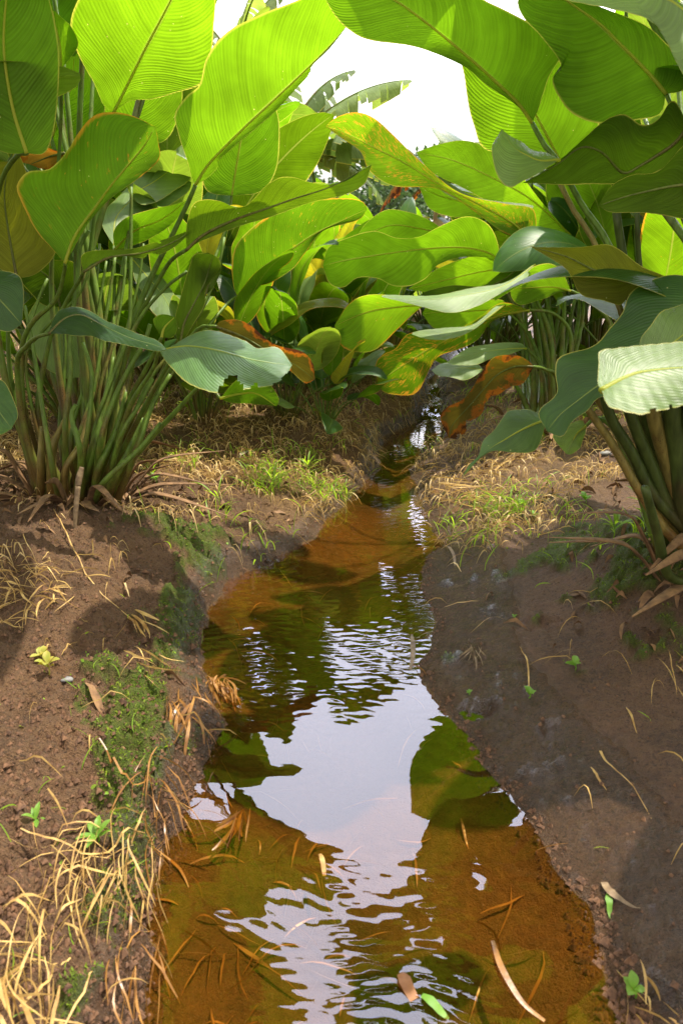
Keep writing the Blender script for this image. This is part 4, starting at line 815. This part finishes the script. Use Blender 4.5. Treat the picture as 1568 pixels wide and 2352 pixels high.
# ---------------------------------------------------------------- single things on the ground
def gzw(px_, py_): p = gz(px_, py_); return p if p[2] > 0 else onz(px_, py_, 0)
# wooden stake
a = gz(172, 1232); dS = (a - CAM).dot(FW)
o = empty('wooden_stake', tuple(map(float, a)), 'thin pointed wooden stake leaning in front of the big left clump', 'stake')
tube('shaft', [a + np.array([0, 0, -.02]), P(175, 1170, dS), P(180, 1115, dS)], (.003, .0075, .0085), WOOD, o, k=7)
tube('broken_head', [P(180, 1116, dS), P(183, 1095, dS), P(189, 1073, dS)], (.0088, .0105, .007), WOOD, o, k=7)
# stones
def stone(px_, py_, r, lab):
    p = gz(px_, py_); g2 = np.random.default_rng(int(px_)); nu_, nv_ = 10, 14; V = []
    for i in range(nu_ + 1):
        for j in range(nv_):
            th = math.pi * i / nu_; f = 2 * math.pi * j / nv_; q = r * (1 + .22 * math.sin(3 * f + th * 2) * math.sin(th) + .15 * math.cos(2 * th + f))
            V.append((q * math.sin(th) * math.cos(f) * 1.3, q * math.sin(th) * math.sin(f), q * .65 * math.cos(th) + r * .2))
    Fq = [(i * nv_ + j, (i + 1) * nv_ + j, (i + 1) * nv_ + (j + 1) % nv_, i * nv_ + (j + 1) % nv_) for i in range(nu_) for j in range(nv_)]
    o = obj('stone', mesh_np('stone', np.array(V), np.array(Fq), STONE), label=lab, category='stone'); o.location = tuple(map(float, p))
stone(158, 1568, .010, 'small grey stone on the bare soil of the left bank')
stone(1388, 1045, .022, 'pale grey stone in the straw by the nearest right stalks')
# seedlings
def blade_leaf(L, W, mat, lift, nm='leaf'):
    n = 8; s_ = np.linspace(0, 1, n); w = W / 2 * np.sin(np.pi * np.clip(s_, .02, .985)) ** .8; V = []
    for i in range(n):
        for j, q in enumerate((-1, -.5, 0, .5, 1)): V.append((w[i] * q, L * s_[i], lift * L * math.sin(s_[i] * 2.2) + abs(q) * w[i] * .3))
    return mesh_np(nm, np.array(V), grid_faces(n, 5), mat)
def seedling(px_, py_, n, L, W, h, mat, lab, name='seedling'):
    p = gz(px_, py_); r = random.Random(int(px_)); o = empty(name, tuple(map(float, p)), lab, 'seedling', 'young plants sprouting on the mud')
    top = np.array([r.uniform(-.006, .006), r.uniform(-.006, .006), h])
    q = tube_np(spline([np.array([0, 0, -.005]), top * .5 + np.array([.003, 0, 0]), top], 7), (.0018, .0012), 5); obj('stem', mesh_np('stem', *q[:2], mat, q[2]), o)
    for i in range(n):
        sc = r.uniform(.7, 1.15); lf = obj('leaf', blade_leaf(L * sc, W * sc, mat, r.uniform(.05, .35)), o)
        lf.matrix_local = Matrix.Translation(Vector(top * (1 - .12 * (i % 4)))) @ Matrix.Rotation(i * 2.4 + r.uniform(-.4, .4), 4, 'Z') @ Matrix.Rotation(r.uniform(.1, .6), 4, 'X')
YEL = flat_mat('leaf_yellowing', rgb(.45, .38, .08), rgb(.3, .36, .05), 60, .6, .4, rgb(.7, .6, .1))
SG = flat_mat('leaf_seedling', rgb(.14, .3, .03), rgb(.2, .36, .05), 60, .5, .45, rgb(.4, .7, .05))
for a_ in [(225, 1935, 7, .032, .011, .016, SG, 'bright green seedling with pointed leaves low on the left bank near the water'),
           (88, 1888, 5, .026, .009, .008, SG, 'small green seedling lying flat at the left edge'),
           (112, 1545, 8, .028, .017, .03, YEL, 'yellowing round leaved seedling on the bare left bank'),
           (98, 1522, 6, .026, .016, .02, YEL, 'pale yellow seedling just behind the yellowing round leaved one'),
           (1320, 1540, 7, .022, .015, .02, SG, 'round leaved green seedling in the middle of the right mud'),
           (1212, 1603, 6, .024, .014, .014, SG, 'flat green seedling nearest the water on the right mud'),
           (1458, 2292, 5, .022, .015, .016, SG, 'two lobed bright seedling at the bottom right'),
           (1405, 1245, 8, .07, .014, .06, GRASS, 'tall grassy sprout standing on the mossy right mound'),
           (1475, 1190, 7, .08, .016, .07, GRASS, 'grassy sprout in front of the nearest right stalks'),
           (1345, 1155, 9, .03, .018, .018, SG, 'low leafy weed on the straw of the right bank'),
           (1195, 1165, 7, .03, .016, .014, SG, 'low weed beside the fallen straw of the right bank'),
           (1225, 1190, 5, .028, .016, .012, SG, 'small weed in front of the low weed beside the straw'),
           (360, 1125, 5, .035, .018, .03, SG, 'seedling beside the foot of the big left clump'),
           (705, 1030, 8, .09, .012, .05, GRASS, 'bright grassy sprout on the sunny left bank by the bend'),
           (505, 1170, 5, .12, .008, .05, GRASS, 'long thin arching grass sprout on the left bank slope'),
           (625, 1130, 5, .13, .008, .05, GRASS, 'arching grass sprout in the straw of the left bank'),
           (435, 960, 7, .08, .014, .05, GRASS, 'grassy sprout behind the big left clump'),
           (1180, 1420, 4, .012, .008, .006, SG, 'tiny green sprout on the upper right mud'),
           (1072, 1612, 4, .012, .007, .006, SG, 'tiny green sprout at the right waterline')]: seedling(*a_)
# dry bunches that hang over the water edge
def bunch(px_, py_, n, L, lab, az0, spread, droop, w=.003, up=.02, mat=STRAWW, jit=.03, name='dry_grass_bunch'):
    p = gz(px_, py_); g2 = np.random.default_rng(int(px_ + py_))
    x = p[0] + g2.normal(0, jit, n); y = p[1] + g2.normal(0, jit * 1.3, n)
    az = R(az0) + g2.normal(0, spread, n)
    o = strands(name, x, y, g2.uniform(.5, 1.1, n) * L, w, .01, mat, az=az, seg=8, curl=.5, kind=None, zoff=np.maximum(H(x, y), 0) + up * g2.uniform(.2, 1.2, n), seed=int(px_), droop=droop)
    o['label'] = lab; o['category'] = 'dry grass'; o['group'] = 'dry grass bunches on the bank edge'
bunch(385, 1870, 34, .13, 'bent orange dry grass bunch dipping into the water below the moss on the left', -75, .5, 1.0)
bunch(440, 1640, 26, .12, 'brown dry leaf bunch hanging down the left bank by the sky reflection', -80, .35, 1.1, w=.006)
bunch(500, 1585, 30, .09, 'wet brown leaf bunch sticking out at the small point of the left waterline', -60, .6, .7, w=.006, jit=.014)
bunch(262, 1990, 44, .13, 'pale upright dry straw bunch at the lower left near the water', -88, .16, 1.0, w=.0028, up=.045, mat=STRAW)
bunch(175, 2080, 8, .13, 'loose pale straws standing left of the pale dry straw bunch', -85, .2, .8, w=.0036, up=.06, mat=STRAW)
bunch(30, 2290, 40, .12, 'thick pale straw bunch in the bottom left corner', -70, .4, .7, w=.005, up=.04, mat=STRAW)
bunch(320, 2230, 16, .11, 'brown straw bunch trailing into the water at the bottom left', -75, .3, .9, w=.0035)
bunch(75, 1350, 60, .085, 'tangled pale dry grass lying on the left bank under the wooden stake', -60, 1.2, .45, w=.004, mat=STRAW, jit=.055)
bunch(560, 1905, 12, .09, 'orange dead grass bunch lying under water beside the left bank', -100, .35, .1, w=.007, up=-.01, jit=.008)
bunch(300, 1425, 9, .15, 'long twisted dry leaf on the left bank slope pointing to the water', -50, .12, .3, w=.007, up=.008, mat=STRAW, jit=.01)
bunch(330, 1520, 9, .12, 'row of short dry straws below the long twisted dry leaf', -45, .25, .3, w=.005, up=.008, mat=STRAW, jit=.02)
bunch(1080, 1490, 16, .10, 'muddy dry grass bunch at the right waterline', -95, .3, .5, w=.004, up=.01, mat=WOOD, jit=.012)
bunch(1545, 1560, 12, .14, 'thin dry stems at the right edge of the photo', -95, .5, .7, w=.003, up=.06, mat=STRAW)
bunch(1480, 2300, 14, .06, 'short dry straws beside the seedling at the bottom right', -90, .8, .4, w=.004, up=.01, mat=STRAW)
bunch(1120, 1135, 34, .17, 'long golden straws spread on the right bank above the smooth mud', 200, .7, .15, w=.005, up=.02, mat=STRAW, jit=.06)
# single pieces
def strip(pts, w, mat, lab, name, cat, z0=.004, under=None, th=None):
    q = spline([np.array(list(gzw(*p_)[:2]) + [0]) for p_ in pts], 16); zz = H(q[:, 0], q[:, 1])
    q[:, 2] = (np.maximum(zz, 0) if under is None else zz) + z0 + .004 * np.sin(np.linspace(0, 5, 16))
    T = np.gradient(q, axis=0); T /= np.linalg.norm(T, axis=1)[:, None]; N = np.stack([-T[:, 1], T[:, 0], T[:, 0] * 0], 1)
    ww = np.interp(np.linspace(0, 1, 16), np.linspace(0, 1, len(w)), w) / 2; V = []
    for i in range(16):
        V += [q[i] - N[i] * ww[i], q[i] + np.array([0, 0, .07]) * ww[i], q[i] + N[i] * ww[i], q[i] - np.array([0, 0, .05]) * ww[i]]
    Fq = [(i * 4 + j, i * 4 + (j + 1) % 4, i * 4 + 4 + (j + 1) % 4, i * 4 + 4 + j) for i in range(15) for j in range(4)] + [(3, 2, 1, 0), (60, 61, 62, 63)]
    o = obj(name, mesh_np(name, np.array(V), np.array(Fq), mat, smooth=False), label=lab, category=cat)
LEAFB = flat_mat('dead_leaf_brown', rgb(.34, .15, .05), rgb(.22, .09, .03), 50, .6, .2, rgb(.5, .2, .05))
strip([(918, 2240), (935, 2270), (952, 2296)], (.012, .020, .019, .014), LEAFB, 'flat brown leaf scrap floating near the bottom of the photo', 'leaf_scrap', 'leaf scrap')
strip([(968, 2290), (995, 2312), (1030, 2340)], (.008, .014, .013, .004), SG, 'green leaf scrap floating beside the brown one at the bottom', 'leaf_scrap', 'leaf scrap')
strip([(1130, 2165), (1150, 2230), (1195, 2300), (1250, 2345)], (.006, .010, .008, .005), STRAWW, 'long brown reed floating in the lower right water', 'reed', 'reed')
strip([(1355, 1765), (1370, 1790), (1392, 1815)], (.002, .006, .005, .001), STRAW, 'pale dry blade lying diagonally on the right mud', 'grass_scrap', 'grass scrap')
strip([(1377, 1728), (1395, 1760), (1430, 1790), (1465, 1830), (1495, 1880)], (.006, .003, .0025, .002), STRAW, 'long thin dry stem on the right mud beside the pale blade', 'dry_reed', 'dry reed')
strip([(1192, 1488), (1210, 1530), (1214, 1590)], (.001, .004, .004, .002), STRAW, 'upright dry blade above the flat green seedling on the right mud', 'grass_scrap', 'grass scrap')
strip([(1436, 1628), (1450, 1655), (1462, 1685)], (.002, .006, .004, .001), STRAW, 'short dry blade on the right mud below the seedling', 'grass_scrap', 'grass scrap')
strip([(1392, 2055), (1397, 2080), (1400, 2110)], (.002, .012, .010, .001), SG, 'fresh green blade lying on the lower right mud', 'leaf_scrap', 'leaf scrap')
strip([(1385, 2030), (1405, 2060), (1470, 2085)], (.012, .016, .008, .003), WOOD, 'muddy broken stalk beside the fresh green blade', 'broken_reed', 'reed')
strip([(1020, 1255), (1040, 1275), (1045, 1300)], (.007, .012, .010, .006), WOOD, 'short broken twig stub on the right waterline', 'twig', 'twig')
strip([(945, 1460), (948, 1500), (942, 1540)], (.006, .014, .012, .006), WOOD, 'wet dark root lying along the right waterline', 'root', 'root')
strip([(1135, 1082), (1165, 1062), (1205, 1045)], (.012, .013, .011, .008), STRAW, 'yellow fallen stalk under the low green leaf of the right bank', 'fallen_reed', 'reed')
strip([(125, 1175), (205, 1330), (300, 1420), (350, 1500)], (.002, .004, .003, .002), STRAW, 'long dry vine running down the left bank slope', 'dry_vine', 'vine', z0=.008)
strip([(235, 1740), (300, 1800), (352, 1860), (360, 1900)], (.003, .005, .004, .003), STRAWW, 'orange dry vine above the water on the lower left bank', 'dry_vine', 'vine', z0=.02)
strip([(60, 1960), (190, 1985), (260, 1980), (340, 1965)], (.003, .004, .005, .006), STRAW, 'pale bent stem reaching across the lower left bank to the water', 'dry_reed', 'dry reed', z0=.03)
strip([(55, 2350), (110, 2300), (168, 2230)], (.004, .005, .003), STRAW, 'diagonal pale stem in the bottom left corner', 'dry_reed', 'dry reed', z0=.03)
strip([(545, 1018), (575, 1022), (590, 1030)], (.006, .03, .02, .004), flat_mat('paper_leaf', rgb(.5, .46, .36), rgb(.42, .38, .28), 30, .6), 'pale bleached leaf scrap on the sunny left bank', 'leaf_scrap', 'leaf scrap')
strip([(1060, 1850), (1070, 1885), (1080, 1910)], (.002, .006, .005, .001), STRAWW, 'thin brown blade under the right side water', 'grass_scrap', 'grass scrap', under=1)
strip([(735, 1965), (742, 1990), (745, 2012)], (.006, .009, .009, .006), STRAW, 'short pale straw floating on the sky reflection', 'grass_scrap', 'grass scrap')
# ---------------------------------------------------------------- light
SUN_EL, SUN_AZ = R(67), R(58)      # azimuth clockwise from +Y
sd = Vector((math.sin(SUN_AZ) * math.cos(SUN_EL), math.cos(SUN_AZ) * math.cos(SUN_EL), math.sin(SUN_EL)))
sl = bpy.data.lights.new('sun', 'SUN'); sl.energy = 5; sl.angle = R(.6); sl.color = (1, .92, .76)
so = bpy.data.objects.new('sun', sl); C.objects.link(so); so.rotation_euler = sd.to_track_quat('Z', 'Y').to_euler()
w = bpy.data.worlds.new('World'); S.world = w; w.use_nodes = True; wt = w.node_tree; wt.nodes.clear()
def wn(ty, **k):
    o = wt.nodes.new(ty)
    for a, b_ in k.items(): setattr(o, a, b_)
    return o
sky = wn('ShaderNodeTexSky', sky_type='NISHITA'); sky.sun_disc = False; sky.sun_elevation = SUN_EL; sky.sun_rotation = SUN_AZ; sky.dust_density = 3.0; sky.air_density = 1.2
tc = wn('ShaderNodeTexCoord'); no = wn('ShaderNodeTexNoise'); no.inputs['Scale'].default_value = 2.2; no.inputs['Detail'].default_value = 6
wt.links.new(tc.outputs['Generated'], no.inputs['Vector'])
mr = wn('ShaderNodeMapRange'); wt.links.new(no.outputs['Fac'], mr.inputs[0]); mr.inputs[1].default_value = .3; mr.inputs[2].default_value = .6; mr.inputs[3].default_value = .82; mr.inputs[4].default_value = 1.0
mx = wn('ShaderNodeMix', data_type='RGBA'); wt.links.new(mr.outputs[0], mx.inputs[0]); wt.links.new(sky.outputs[0], mx.inputs[6]); vm = wn('ShaderNodeVectorMath', operation='DOT_PRODUCT'); wt.links.new(tc.outputs['Generated'], vm.inputs[0]); vm.inputs[1].default_value = (.14, .66, .74)
m2 = wn('ShaderNodeMapRange', interpolation_type='SMOOTHSTEP'); wt.links.new(vm.outputs['Value'], m2.inputs[0]); m2.inputs[1].default_value = .74; m2.inputs[2].default_value = .98; m2.inputs[3].default_value = 1; m2.inputs[4].default_value = 5.2
vs = wn('ShaderNodeVectorMath', operation='SCALE'); cm = wn('ShaderNodeMix', data_type='RGBA'); f_ = wn('ShaderNodeMapRange'); wt.links.new(m2.outputs[0], f_.inputs[0]); f_.inputs[1].default_value = 1; f_.inputs[2].default_value = 4
wt.links.new(f_.outputs[0], cm.inputs[0]); cm.inputs[6].default_value = (8.3, 7.9, 7.2, 1); cm.inputs[7].default_value = (7.3, 7.4, 8.9, 1); wt.links.new(cm.outputs[2], vs.inputs[0]); wt.links.new(m2.outputs[0], vs.inputs[3]); wt.links.new(vs.outputs[0], mx.inputs[7])   # thin cloud; brighter patch away from the sun, added for the water reflection
bg = wn('ShaderNodeBackground'); bg.inputs['Strength'].default_value = .12; wt.links.new(mx.outputs[2], bg.inputs[0])
wo = wn('ShaderNodeOutputWorld'); wt.links.new(bg.outputs[0], wo.inputs[0])
S.view_settings.view_transform = 'Standard'; S.view_settings.look = 'None'; S.view_settings.exposure = .72; S.view_settings.gamma = 1
S.render.engine = 'CYCLES'; cy = S.cycles
cy.use_denoising = True; cy.max_bounces = 10; cy.transparent_max_bounces = 12; cy.transmission_bounces = 8; cy.diffuse_bounces = 5; cy.glossy_bounces = 4; cy.sample_clamp_indirect = 8; cy.caustics_reflective = False
